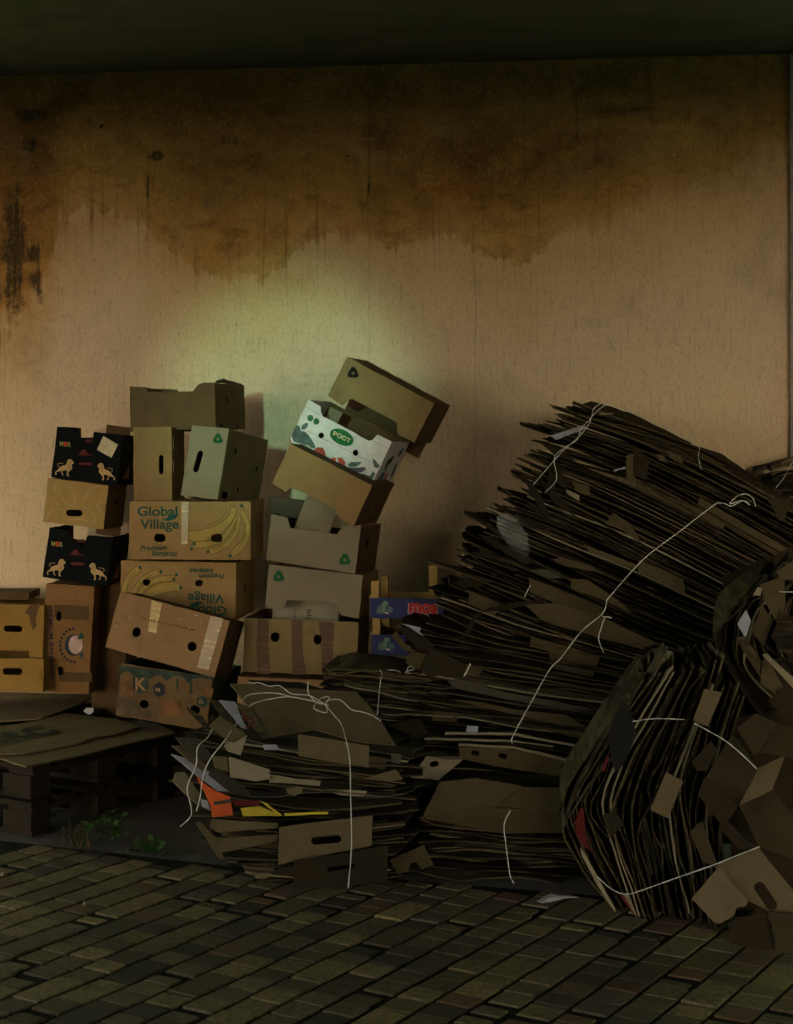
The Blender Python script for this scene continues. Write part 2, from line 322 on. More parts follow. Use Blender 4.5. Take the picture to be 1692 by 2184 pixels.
b.box(Vector((-7, -9.8, CEIL - .18)), X3 * 12.5, Y3 * .3, Z3 * .178)
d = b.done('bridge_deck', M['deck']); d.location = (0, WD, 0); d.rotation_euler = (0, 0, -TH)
tag(d, 'dark concrete underside of the bridge deck over the stained wall', 'bridge deck')
b = MB(); o_ = wall_at(1683, 900)[0]
b.box(Vector((o_, -.055, 0)), X3 * .5, Y3 * .052, Z3 * (CEIL - .012)); d = b.done('wall_pilaster', M['pier']); d.location = (0, WD, 0); d.rotation_euler = (0, 0, -TH)
tag(d, 'plain concrete pilaster standing out from the wall at its right end', 'pilaster')

# ------------------------------------------------------------------ ground
def ground():
    t = NT('dark_earth'); v = t.coord(); n1 = t.noise(v, 3, 5); n2 = t.noise(v, 40, 5, .7)
    c = t.mix(n1, (.018, .018, .015), (.035, .034, .028)); c = t.mix(t.ramp(n2, .45, .75), c, (.012, .012, .010)); t.bump(n2, .6, .01)
    g = mesh('ground', [(-400, -400, -.0062), (400, -400, -.0062), (400, 400, -.0062), (-400, 400, -.0062)], [[0, 1, 2, 3]], t.end(c, .95, .1))
    tag(g, kind='structure')
ground()
BORD = [(-6, 7.3), (-1.43, 5.73), (-.57, 5.38), (.3, 5.12), (1.2, 4.85), (2.5, 4.55), (6, 4.0)]
def bord(x):
    for (a, b), (c, d) in zip(BORD, BORD[1:]):
        if x <= c: return b + (d - b) * (x - a) / (c - a)
    return BORD[-1][1]
ap = [Vector((x, y, -.003)) for x, y in BORD] + [Vector((6, 6.7, -.003)), Vector((-6, 8.1, -.003))]
b = MB(); b.poly(ap); tag(b.done('pavement_apron', M['apron']), kind='structure')
def pavers():
    ang = math.atan(2054 / F); A = Vector((math.sin(ang), math.cos(ang), 0)); B = Vector((math.cos(ang), -math.sin(ang), 0))
    r2 = random.Random(21); vs, fs, cols = [], [], []
    pal = [(.15, .138, .095), (.125, .115, .082), (.175, .16, .10), (.11, .10, .078), (.12, .09, .066), (.13, .09, .066), (.085, .08, .066), (.05, .047, .042), (.20, .18, .105)]
    wgt = [20, 20, 14, 16, 9, 5, 10, 8, 8]
    row = .106; r_i = -38
    while r_i < 47:
        bb = r_i * row; aa = -1.5 + r2.uniform(0, .2)
        joint = r2.choice((.011, .014, .017, .013))
        tone = r2.uniform(.85, 1.1)
        while aa < 8:
            L = r2.choice((.08, .085, .09, .095, .10, .09, .09, .18)); cj = r2.choice((.005, .007, .009, .012))
            hole = r2.random() < .16
            c0 = A * aa + B * bb; cen = c0 + A * L / 2 + B * row / 2
            if 2.6 < cen.y < bord(cen.x) - .02 and -2.4 < cen.x < 2.9:
                lo = joint / 2; hi = row - joint / 2
                if hole: hi -= .010; cj += .030
                z = r2.gauss(0, .0010); tx, ty = r2.gauss(0, .004), r2.gauss(0, .004)
                k = len(vs); be = .0025
                for ins, dz in ((0, -.03), (0, -be), (be, 0)):
                    for (p, q) in ((ins, lo + ins), (L - cj - ins, lo + ins), (L - cj - ins, hi - ins), (ins, hi - ins)):
                        jt = .0016
                        w = c0 + A * (p + r2.uniform(-jt, jt)) + B * (q + r2.uniform(-jt, jt)); w.z = z + dz + (p - L / 2) * tx + (q - row / 2) * ty; vs.append(w)
                for lv in (0, 4):
                    for i in range(4): fs.append([k + lv + i, k + lv + (i + 1) % 4, k + lv + 4 + (i + 1) % 4, k + lv + 4 + i])
                fs.append([k + 8, k + 9, k + 10, k + 11])
                patch = mnoise.noise(Vector((cen.x * 1.3, cen.y * 1.3, 3.))) * .28 + 1
                c = r2.choices(pal, wgt)[0]; g = 1.25 * tone * patch * r2.uniform(.65, 1.3); cols += [(c[0] * g * 1.2, c[1] * g * 1.02, c[2] * g * .80, 1)] * 12
            aa += L
        r_i += 1
    t = NT('worn_pavers'); v = t.coord(); n1 = t.noise(v, 55, 5, .7); n2 = t.noise(v, 9, 5, .65)
    c = t.mix(t.ramp(n1, .4, .8), t.attrc('tint'), (.06, .055, .04)); c = t.mix(t.math('MULTIPLY', t.ramp(n2, .45, .7), .5), c, (.07, .066, .05)); t.bump(n1, .7, .004)
    o = mesh('brick_pavement', vs, fs, t.end(c, .85, .25)); ca = o.data.color_attributes.new('tint', 'FLOAT_COLOR', 'POINT')
    ca.data.foreach_set('color', [x for c in cols for x in c]); tag(o, kind='structure')
pavers()

# ------------------------------------------------------------------ printing on box fronts
FONT_CACHE = {}
def text_tris(s, bold=0., shear=0.):
    key = (s, bold, shear)
    if key not in FONT_CACHE:
        cu = bpy.data.curves.new('lettering', 'FONT'); cu.body = s; cu.offset = bold; cu.shear = shear; cu.size = 1; cu.space_line = .8
        ob = bpy.data.objects.new('lettering', cu); COL.objects.link(ob); bpy.context.view_layer.update()
        me = bpy.data.meshes.new_from_object(ob.evaluated_get(bpy.context.evaluated_depsgraph_get()))
        vs = [v.co.copy() for v in me.vertices]; fs = [list(p.vertices) for p in me.polygons]
        bpy.data.objects.remove(ob); bpy.data.curves.remove(cu); bpy.data.meshes.remove(me)
        x0 = min(v.x for v in vs); x1 = max(v.x for v in vs); y0 = min(v.y for v in vs); y1 = max(v.y for v in vs)
        FONT_CACHE[key] = ([((v.x - x0) / (x1 - x0), (v.y - y0) / (y1 - y0)) for v in vs], fs)
    return FONT_CACHE[key]
def strip(pts, w, closed=False):
    """flat ribbon polygons along a 2-D line"""
    out = []; n = len(pts)
    for i in range(n if closed else n - 1):
        a, b = pts[i], pts[(i + 1) % n]; L = math.hypot(b[0] - a[0], b[1] - a[1]) or 1; dx, dy = (b[0] - a[0]) / L, (b[1] - a[1]) / L; e = w * .35
        out.append([(a[0] - dx * e - dy * w / 2, a[1] - dy * e + dx * w / 2), (b[0] + dx * e - dy * w / 2, b[1] + dy * e + dx * w / 2), (b[0] + dx * e + dy * w / 2, b[1] + dy * e - dx * w / 2), (a[0] - dx * e + dy * w / 2, a[1] - dy * e - dx * w / 2)])
    return out
def smooth2(pts, n=4): return [(p.x, p.y) for p in spline([Vector((*p, 0)) for p in pts], n)]
def recycle(cx, cy, r):
    """three chasing arrows"""
    out = []; tri = [(0, -1), (.95, .72), (-.95, .72)]
    for k in range(3):
        a, b, c = tri[k - 1], tri[k], tri[(k + 1) % 3]
        L = lambda p, q, t: (p[0] + (q[0] - p[0]) * t, p[1] + (q[1] - p[1]) * t)
        line = [L(a, b, .62), L(a, b, .86), L(b, c, .14), L(b, c, .36)]
        out += [[(cx + x * r, cy + y * r) for x, y in q] for q in strip(line, .62)]
        t0, t1 = L(b, c, .34), L(b, c, .62); dx, dy = t1[0] - t0[0], t1[1] - t0[1]; l = math.hypot(dx, dy); nx, ny = -dy / l * .58, dx / l * .58
        out.append([(cx + x * r, cy + y * r) for x, y in ((t0[0] + nx, t0[1] + ny), t1, (t0[0] - nx, t0[1] - ny))])
    return out
def ellipse(cx, cy, rx, ry, ang=0, n=28):
    return [(cx + rx * math.cos(a) * math.cos(ang) - ry * math.sin(a) * math.sin(ang), cy + rx * math.cos(a) * math.sin(ang) + ry * math.sin(a) * math.cos(ang)) for a in (2 * math.pi * i / n for i in range(n))]
SPLIT = dict(stained_patches='stained_patch', printed_bands='printed_band', banana_tips='banana_tip', printed_hexagons='printed_hexagon', printed_marrow='printed_marrow', printed_marrows='printed_marrow', printed_tomatoes='printed_tomato', printed_aubergine='printed_aubergine', printed_leaves='printed_leaf', printed_leaf='printed_leaf', green_seals='green_seal', emblem_stars='emblem_star', printed_emblem='printed_emblem')
class Face:
    """a flat outer face of a box that takes printing laid out in survey units"""
    def __init__(s, root, parent, O, u, v): s.root = root; s.parent = parent; s.O = O; s.u = u; s.v = v; s.n = u.cross(v).normalized(); s.k = 0; s.holes = []
    def uv(s, px):
        mi = s.root.matrix_world.inverted(); o = mi @ EYEV; dr = mi.to_3x3() @ ray(*px)
        t = (s.O - o).dot(s.n) / dr.dot(s.n); q = o + dr * t - s.O
        return (q.dot(s.u), q.dot(s.v))
    def at(s, q, lift=0): return s.O + s.u * q[0] + s.v * q[1] + s.n * lift
    def polys(s, name, L, mat, raw=False):
        if name in SPLIT and len(L) > 1:
            k0 = s.k
            for pl in L: s.k = k0; s.polys(SPLIT[name], [pl], mat, raw)
            return
        s.k += 1; mb = MB(); h = .0007 + .0003 * s.k
        for pl in L:
            if len(pl) < 3: continue
            pl = [q if raw else s.uv(q) for q in pl]; x0, x1 = min(p[0] for p in pl), max(p[0] for p in pl); y0, y1 = min(p[1] for p in pl), max(p[1] for p in pl)
            hit = [H for H in s.holes if max(p[0] for p in H) > x0 and min(p[0] for p in H) < x1 and max(p[1] for p in H) > y0 and min(p[1] for p in H) < y1]
            if hit:
                c = .0025; ins = lambda x, y, P_: sum(((a[1] > y) != (b[1] > y)) and x < (b[0] - a[0]) * (y - a[1]) / (b[1] - a[1]) + a[0] for a, b in zip(P_, P_[1:] + P_[:1])) % 2
                for i in range(int((x1 - x0) / c) + 1):
                    for j in range(int((y1 - y0) / c) + 1):
                        x, y = x0 + (i + .5) * c, y0 + (j + .5) * c
                        if ins(x, y, pl) and not any(ins(x, y, H) for H in hit): mb.poly([s.at(q, h) for q in rect(x - c / 2, y - c / 2, x + c / 2, y + c / 2)], [(0, 1, 2), (0, 2, 3)])
                continue
            mb.poly([s.at(q, h) for q in pl], tessellate_polygon([[Vector((*q, 0)) for q in pl]]))
        return mb.done(name, mat, s.parent)
    def text(s, st, TL, TR, BL, mat, bold=0., shear=0., name='printed_text'):
        s.k += 1; h = .0007 + .0003 * s.k; a, b, c = s.uv(TL), s.uv(TR), s.uv(BL); vs, fs = text_tris(st, bold, shear)
        pts = [s.at((c[0] + (b[0] - a[0]) * x + (a[0] - c[0]) * y, c[1] + (b[1] - a[1]) * x + (a[1] - c[1]) * y), h) for x, y in vs]
        return mesh(name, pts, fs, mat, s.parent)

# ------------------------------------------------------------------ cardboard boxes
def carton(label, quad, s, depth, yaw, mat, pitch=0, top=None, bottom=None, holes=(), sideholes=(), open_=None, name='cardboard_box', cat='cardboard box', group=None, sidemat=None, backtop=True, t=.0045, backmat=None):
    TL, TR, BR, BL = quad
    roll = math.atan2((TR[1] - TL[1]) + (BR[1] - BL[1]), (TR[0] - TL[0]) + (BR[0] - BL[0]))
    w = (math.dist(TL, TR) + math.dist(BL, BR)) / 2; h = (math.dist(TL, BL) + math.dist(TR, BR)) / 2
    W = w / s / math.cos(R(yaw)); Hh = h / s; D = depth
    rot = Matrix.Rotation(R(-yaw), 3, 'Z') @ Matrix.Rotation(roll, 3, 'Y') @ Matrix.Rotation(R(pitch), 3, 'X')
    c = P((TL[0] + TR[0] + BR[0] + BL[0]) / 4, (TL[1] + TR[1] + BR[1] + BL[1]) / 4, s)
    root = empty(name, c - rot @ Vector((0, -D / 2, Hh / 2)), rot); bpy.context.view_layer.update()
    tag(root, label, cat, group)
    fr = (Vector((-W / 2, -D / 2, 0)), X3, Z3); fc = Face(root, None, *fr)
    def outline(tp, bt):
        o = [(0, 0)] + ([fc.uv(p) for p in bt] if bt else []) + [(W, 0), (W, Hh)] + ([fc.uv(p) for p in reversed(tp)] if tp else []) + [(0, Hh)]
        return o
    hl = []
    for q in holes:
        cx, cy = fc.uv((q[0], q[1])); hl.append(slot(cx, cy, q[2] / s, q[3] / s, q[4] if len(q) > 4 else 0))
    fp = plate('front_panel', outline(top, bottom), hl, t, fr, mat, root); fc.parent = fp
    bk = outline(top, bottom) if backtop is True else outline(None, None)
    if backtop == 'low': bk = [(0, 0), (W, 0), (W, Hh), (W * .93, Hh), (W * .90, Hh * .72), (W * .10, Hh * .72), (W * .07, Hh), (0, Hh)]
    plate('back_panel', [(W - x, y) for x, y in reversed(bk)], [], t, (Vector((W / 2, D / 2, 0)), -X3, Z3), backmat or sidemat or mat, root)
    dd = D - 2 * t - .0006
    sh = [slot(q[0] * dd, q[1] * Hh, q[2], q[3]) for q in sideholes]
    so = rect(0, 0, dd, Hh - .001)
    sp = plate('side_panel', so, sh, t, (Vector((W / 2, -dd / 2, 0)), Y3, Z3), sidemat or mat, root)
    plate('side_panel', so, [], t, (Vector((-W / 2, dd / 2, 0)), -Y3, Z3), sidemat or mat, root)
    ww = W - 2 * t - .001
    if open_ != 'bottom': plate('base_panel', rect(0, 0, ww, dd), [], t, (Vector((-ww / 2, -dd / 2, t + .002)), X3, Y3), sidemat or mat, root)
    if open_ != 'top': plate('top_panel', rect(0, 0, ww, dd), [], t, (Vector((-ww / 2, -dd / 2, Hh - .0015)), X3, Y3), sidemat or mat, root)
    fc.holes = hl
    fc.W, fc.H, fc.D = W, Hh, D; fc.side = Face(root, sp, Vector((W / 2, -dd / 2, 0)), Y3, Z3); fc.dd = dd
    return root, fc

G1, G2, G3 = 'boxes stacked in the left column', 'boxes stacked in the middle column', 'boxes stacked in the leaning right column'
# ---- left column
LION = [(480, 785), (510, 800), (530, 830), (550, 850), (540, 872), (515, 880), (505, 905), (520, 940), (510, 975), (480, 1000), (455, 1020), (440, 1060), (450, 1090), (460, 1110), (425, 1108), (412, 1080), (420, 1030), (415, 1000), (380, 995), (345, 1000), (330, 1025), (335, 1060), (362, 1090), (335, 1090), (312, 1050), (320, 1005), (280, 1015), (235, 1020), (215, 1040), (225, 1080), (200, 1080), (195, 1050), (205, 1015), (250, 985), (280, 940), (330, 910), (400, 895), (415, 860), (425, 820), (450, 790)]
TAIL = [(275, 935), (250, 915), (245, 885), (275, 865), (330, 865), (345, 860)]
def lion(fc, to):
    fc.polys('lion_emblem', [[to(*p) for p in LION]] + strip([to(*p) for p in smooth2(TAIL)], 1.1), M['gold'])
    mane = [(470, 810), (500, 830), (490, 860), (470, 900), (480, 940), (455, 960), (440, 920), (445, 870), (455, 830)]
    fc.polys('lion_mane', strip([to(*p) for p in mane], 1.0), M['rust'])
def lion_crate(label, quad, cut, dx, dy, white):
    root, fc = carton(label, quad, 490, .28, 6, M['black'], top=cut, open_='top', group=G1, sideholes=((.5, .55, .05, .03),), name='fruit_crate', cat='fruit crate', backtop='low', backmat=M['brown'])
    sh = lambda p: (p[0] + dx, p[1] + dy)
    lion(fc, lambda x, y: sh(ZL(x, y)))
    # the second lion is the first mirrored
    lion(fc, lambda x, y: sh(ZL(990 + (550 - x) * .93, y + 62 + (550 - x) * .12)))
    fc.text('MOR', sh(ZL(285, 445)), sh(ZL(495, 465)), sh(ZL(283, 540)), M['yellowgreen'], .02)
    fc.polys('red_disc', [[sh(p) for p in ellipse(*ZL(392, 500), 4.6, 4.6)]], M['red'])
    fc.polys('printed_emblem', [[sh(ZL(*p)) for p in ((640, 690), (720, 600), (770, 610), (800, 680), (910, 715), (640, 715))], [sh(ZL(*p)) for p in ((640, 850), (900, 850), (890, 905), (660, 905))], [sh(ZL(*p)) for p in ((760, 425), (900, 410), (900, 470), (770, 475))]], M['deepred'])
    if white: fc.polys('paper_label', [[ZL(1105, 352), ZL(1382, 512), ZL(1258, 760), ZL(985, 610)]], M['cream'])
    side = fc.side; d, h = fc.dd, fc.H
    side.polys('printed_emblem', [[(d * .25, h * .12), (d * .62, h * .12), (d * .55, h * .42)]], M['brick'], raw=True)
    # folded stacking corner seen behind the front
    plate('corner_flap', rect(0, 0, .11, .045), [], .004, (Vector((fc.W / 2 - .125, .02, fc.H - .012)), X3, Z3), M['brown'], root)
    return root, fc
lion_crate('black fruit crate with gold lions and a white paper label, top of the left column', ((118, 911), (262, 926), (254, 1037), (110.6, 1016)), MP(ZL, [(590, 240), (625, 382), (905, 376), (925, 268)]), 0, 0, True)
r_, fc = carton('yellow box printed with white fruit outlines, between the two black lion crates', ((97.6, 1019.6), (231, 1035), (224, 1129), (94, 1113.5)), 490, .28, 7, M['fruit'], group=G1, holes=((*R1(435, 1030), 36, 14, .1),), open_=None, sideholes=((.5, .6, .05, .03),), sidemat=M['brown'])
vein = []
for pts in ([(300, 870), (340, 870), (360, 930), (400, 985), (440, 960), (430, 900), (390, 860)], [(495, 940), (530, 890), (570, 875), (600, 870)], [(270, 1070), (300, 1020), (350, 1005), (385, 1030)], [(480, 1000), (530, 1010), (560, 1060), (545, 1095)], [(330, 850), (320, 890), (345, 920)], [(400, 1060), (420, 1070), (470, 1065), (520, 1080)], [(560, 900), (520, 920), (500, 950)], [(600, 960), (570, 990), (600, 1030)]):
    vein += strip(smooth2(MP(R1, pts), 4), 1.1)
fc.polys('printed_fruit', vein, M['whiteline'])
fc.side.polys('printed_fruit', strip(ellipse(.09, .09, .05, .06), .003, True) + strip(ellipse(.2, .11, .05, .05), .003, True), M['bananaline'], raw=True)
plate('locking_tab', rect(0, 0, .012, .04), [], .004, (Vector((fc.W / 2 - .016, -fc.D / 2 - .003, fc.H * .35)), X3, Z3), M['fruit'], r_)
lion_crate('lower black fruit crate with gold lions and no paper label, under the yellow fruit box', ((100, 1125), (240, 1144), (231, 1251), (94, 1231)), MP(R1, [(398, 1130), (402, 1150), (430, 1205), (492, 1220), (512, 1160)]), -17.5, 213, False)
r_, fc = carton('banana carton standing on end with stretched blue lettering and a round pink emblem', ((90, 1244), (191, 1251), (201, 1480), (95.6, 1476)), 490, .30, 3, M['rust'], group=G1, holes=((*ZB(692, 635), 11, 20), (*ZB(711, 1280), 11, 20)), name='banana_carton', cat='banana carton')
fc.text('PREMIUM BANANAS', ZB(618, 515), ZB(638, 1375), ZB(570, 517), M['blueink'], .015)
fc.polys('printed_waves', [q for y in (300, 335, 365, 400) for q in strip(smooth2([ZB(540 + i * 62, y + (18 if i % 2 else -14) + i * 4) for i in range(9)], 3), 1.3)], M['peach'])
fc.polys('printed_bands', [MP(ZB, p) for p in ([(640, 500), (1045, 515), (1048, 680), (645, 670)], [(690, 1290), (1080, 1300), (1085, 1410), (700, 1400)])], M['brown'])
fc.polys('emblem_ring', [ellipse(*ZB(868, 975), 19.5, 23)], M['hexblue']); fc.polys('emblem_disc', [ellipse(*ZB(890, 970), 15, 20)], M['pinkwhite'])
fc.polys('emblem_stars', [MP(ZB, [(910, 900), (950, 820), (985, 870), (940, 910)]), MP(ZB, [(920, 1050), (980, 1080), (960, 1140), (935, 1080)])], M['teal'])
marks = []
for k in range(13):
    a = R(95 + k * 14.5); cx, cy = ZB(880 + 172 * math.cos(a), 975 + 195 * math.sin(a) * -1); marks.append(ellipse(cx, cy, 2.6, 4.2, a, 6))
fc.polys('emblem_ticks', marks, M['hexblue'])
# ---- left edge: two apple boxes and a flat lid
r_, fc = carton('ochre box with a rounded hand hole and a dark smear near the left edge', ((-110, 1284), (94, 1292), (94, 1388), (-110, 1384)), 492, .32, 2, M['ochre'], holes=((28, 1341, 40, 14),), group='ochre boxes at the left edge')
fc.polys('dark_smear', [MP(ZB, [(290, 600), (350, 510), (470, 480), (450, 560), (420, 680), (435, 750), (390, 800), (350, 690), (345, 620)])], M['brown'])
r_, fc = carton('open ochre crate with a square hand hole, lower of the pair at the left edge', ((-110, 1400), (93, 1406), (94, 1475), (-110, 1473)), 496, .32, 2, M['ochre'], holes=((27, 1432, 42, 15),), open_='top', group='ochre boxes at the left edge')
for a, w in ((.02, .06), (.30, .07)):
    plate('corner_post', rect(0, 0, w, .05), [], .02, (Vector((fc.W / 2 - a - w, -fc.D / 2 + .06, fc.H - .004)), X3, Z3), M['ochre'], r_)
plate('locking_tab', rect(0, 0, .014, .055), [], .004, (Vector((fc.W / 2 - .02, -fc.D / 2 - .003, fc.H * .3)), X3, Z3), M['ochre'], r_)
b = MB(); o = G(-120, 1280, .69); b.box(Vector((-2.05, 6.98, .745)), X3 * .44, Vector((.0, .22, 0)), Z3 * .032)
tag(b.done('folded_carton', M['brown']), 'dark brown folded carton lying flat on the ochre box at the left edge', 'folded carton')
# ---- middle column
r_, fc = carton('dark brown open tray with a dipped front, on top of the middle column', ((270, 825), (461, 815), (464.5, 917.5), (274, 917.5)), 505, .30, 19, M['brown'], top=MP(R1, [(850, 292), (868, 322), (1000, 322), (1130, 316), (1160, 278), (1190, 266)]), open_='top', sideholes=((.42, .70, .055, .045), (.2, .06, .03, .02), (.75, .06, .03, .02)), group=G2, name='cardboard_tray', cat='cardboard tray')
plate('gable_flap', [(0, 0), (fc.dd * .98, 0), (fc.dd * .9, .006), (fc.dd * .3, .02), (fc.dd * .1, .012)], [], .0045, (Vector((fc.W / 2, -fc.dd / 2, fc.H)), Y3, Z3), M['brown'], r_)
r_, fc = carton('tan box standing on end with one narrow slot, left of the grey recycling box', ((286, 911), (368, 910), (366, 1068), (283.5, 1068)), 512, .26, 4, M['tan'], holes=((344, 991, 10, 41),), group=G2)
for z in (.2, .36):
    plate('locking_tab', rect(0, 0, .02, .05), [], .004, (Vector((fc.W / 2 + .0045, -fc.D / 2 + .02, fc.H * z * 1.9)), Y3, Z3), M['tan'], r_)
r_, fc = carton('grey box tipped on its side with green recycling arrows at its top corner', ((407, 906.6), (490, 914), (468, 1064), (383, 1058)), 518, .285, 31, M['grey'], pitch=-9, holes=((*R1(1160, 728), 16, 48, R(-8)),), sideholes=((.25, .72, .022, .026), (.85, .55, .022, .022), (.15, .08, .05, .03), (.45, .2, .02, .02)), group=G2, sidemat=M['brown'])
fc.polys('recycling_symbol', recycle(*R1(1277, 593), 9.5), M['green'])
BAN = [[(1350, 1000), (1345, 1040), (1300, 1080), (1220, 1120), (1110, 1140), (1090, 1160), (1110, 1190), (1180, 1195), (1280, 1160), (1350, 1090), (1380, 1040), (1388, 1000)],
       [(1385, 1040), (1330, 1130), (1250, 1185), (1150, 1195), (1125, 1215), (1150, 1235), (1240, 1222), (1330, 1172), (1392, 1060)],
       [(1395, 1050), (1370, 1130), (1310, 1205), (1225, 1240), (1215, 1262), (1240, 1272), (1330, 1230), (1392, 1150), (1412, 1050)],
       [(1412, 1040), (1438, 1110), (1420, 1180), (1350, 1262), (1345, 1282), (1372, 1287), (1440, 1222), (1468, 1130), (1445, 1045), (1420, 1000)]]
STEM = [(1350, 1000), (1358, 990), (1395, 985), (1420, 978), (1428, 1000), (1470, 1030)]
TIPS = [(1122, 1240), (1140, 1212), (1220, 1256), (1350, 1280), (1415, 988), (1096, 1160)]
def banana_box(label, quad, to, s, depth, yaw, hol, extra):
    r_, fc = carton(label, quad, s, depth, yaw, M['banana'], holes=hol, sideholes=((.5, .5, .06, .035),), group=G2, name='banana_carton', cat='banana carton')
    tp = lambda L: [to(*p) for p in L]
    fc.polys('printed_bananas', [tp(smooth2(L, 3)) for L in BAN], M['bananayellow'])
    ln = []
    for L in BAN: ln += strip(tp(smooth2(L, 3)), 1.15)
    for L in ([(1330, 1010), (1300, 1060), (1200, 1110)], [(1360, 1090), (1300, 1160), (1200, 1205)], [(1385, 1110), (1340, 1190), (1260, 1245)], [(1440, 1080), (1430, 1180), (1380, 1260)], STEM): ln += strip(tp(smooth2(L, 3)), .9)
    fc.polys('banana_outlines', ln, M['bananaline']); fc.polys('banana_tips', [ellipse(*to(*p), 3.2, 3.6, 0, 10) for p in TIPS], M['teal'])
    fc.text('Global', to(806, 990), to(1040, 990), to(806, 1048), M['teal'], .018); fc.text('Village', to(822, 1066), to(1048, 1066), to(822, 1140), M['teal'], .018)
    fc.polys('printed_leaf', [tp([(965, 1070), (990, 1045), (1048, 1032), (1030, 1062), (985, 1078)]), tp([(945, 1060), (965, 1062), (972, 1078)])], M['teal'])
    fc.text('Premium', to(822, 1220), to(980, 1214), to(822, 1252), M['teal'], .012, .25); fc.text('bananas', to(890, 1246), to(1040, 1246), to(890, 1280), M['teal'], .012, .25)
    return r_, fc
r_, fc = banana_box('upright banana carton with clear green lettering, below the tipped grey box', ((277.6, 1069.5), (535.5, 1069.5), (535, 1194.5), (272.5, 1192.7)), R1, 524, .385, 3, ((*R1(936, 1176), 25, 18), (*R1(1270, 1177), 25, 18)), None)
fc.polys('clear_tape', [MP(R1, [(1064, 966), (1106, 966), (1100, 1210), (1064, 1215)])], M['paletape'])
def flip(x, y):    # the second carton stands upside down and a little lower to the left
    u = (x - 762) / 708; v = (y - 962) / 340
    q = (.975 - u * .96, 1.0 - v * .98)
    return (255 + 250 * q[0], 1197 + 4 * q[0] + 119 * q[1] + 3)
r_, fc = banana_box('upside down banana carton with inverted green lettering, half covered by the tilted taped carton', ((255, 1196), (504.6, 1200), (504.6, 1322), (256, 1320)), flip, 516, .385, 6, ((*R1(858, 1436), 17, 14), (*R1(1166, 1440), 18, 14)), None)
r_, fc = carton('tilted peach carton with two round holes and yellowed tape strips, sliding off the middle column', ((251, 1260.5), (490, 1324), (461, 1441), (226.6, 1384.5)), 545, .31, 7, M['peach'], pitch=-7, holes=((*R4(800, 506), 18, 21), (*R4(1125, 590), 20, 20)), sideholes=((.4, .5, .05, .035),), group=G2, sidemat=M['brown'])
fc.polys('tape_strip', [MP(R4, [(890, 318), (950, 335), (915, 512), (868, 500)])], M['cleartape'])
fc.polys('tape_strip', [MP(R4, [(1235, 410), (1308, 425), (1222, 728), (1155, 712)])], M['paletape'])
smudge = []
r3 = random.Random(4)
for i in range(17):
    x = 835 + i * 18.5; y = 425 + i * 4.2; smudge.append(ellipse(*R4(x, y), 2.3, r3.uniform(2, 4.5), r3.uniform(0, 2), 7))
fc.polys('faded_stamp', smudge, M['rust'])
fc.polys('paint_flecks', [ellipse(*R4(*p), r3.uniform(.8, 1.6), r3.uniform(1.4, 3), r3.uniform(0, 3), 7) for p in ((1145, 405), (1155, 410), (1060, 430), (1110, 480), (680, 470), (1295, 470), (1250, 620), (1175, 450), (760, 420))], M['paper'])
r_, fc = carton('worn open carton with printed hexagons at the foot of the middle column', ((253, 1417), (462, 1443), (438, 1553), (247, 1531)), 530, .36, 13, M['kiwi'], holes=((*ZK(508, 822), 20, 17), (*ZK(1045, 878), 22, 16, -.3)), open_='top', group=G2, sidemat=M['hex'])
def hexa(cx, cy, rx, ry): return [ZK(cx + rx * math.sin(R(60 * i)), cy - ry * math.cos(R(60 * i))) for i in range(6)]
fc.polys('dark_border', [MP(ZK, [(240, 412), (1250, 535), (1230, 560), (1180, 560), (1100, 545), (1010, 560), (960, 600), (930, 540), (860, 522), (790, 540), (740, 580), (690, 520), (620, 520), (560, 560), (480, 480), (400, 520), (330, 470), (262, 500), (240, 600)])], M['hex'])
fc.polys('printed_hexagons', [hexa(470, 600, 96, 122), hexa(1120, 795, 66, 66), MP(ZK, [(845, 560), (875, 548), (862, 690), (848, 690)]), MP(ZK, [(985, 575), (1015, 575), (1015, 715), (985, 710)])], M['hex'])
fc.polys('printed_hexagon', [hexa(668, 668, 70, 82)], M['hexblue'])
fc.text('K', ZK(415, 540), ZK(530, 545), ZK(415, 675), M['peach'], .03); fc.text('M', ZK(630, 645), ZK(675, 648), ZK(630, 690), M['peach'], .02)
fc.text('C', ZK(1050, 575), ZK(1120, 585), ZK(1050, 665), M['brick'], .02); fc.text('B', ZK(1085, 770), ZK(1130, 773), ZK(1085, 815), M['olive'], .02)
fc.polys('stained_patches', [MP(ZK, p) for p in ([(690, 770), (900, 790), (930, 960), (680, 930)], [(290, 560), (380, 580), (390, 740), (290, 720)], [(1160, 640), (1240, 660), (1220, 760), (1140, 720)])], M['ruststain'])
fc.polys('grime', [MP(ZK, [(225, 740), (450, 790), (600, 860), (590, 960), (210, 940)])], M['grime'])
r_, fc = carton('dark brown carton added to fill the gap between the left and middle columns', ((196, 1238), (268, 1240), (268, 1640), (196, 1640)), 482, .22, 4, M['brown'], group=G2)  # added carton closing the dark gap between the columns
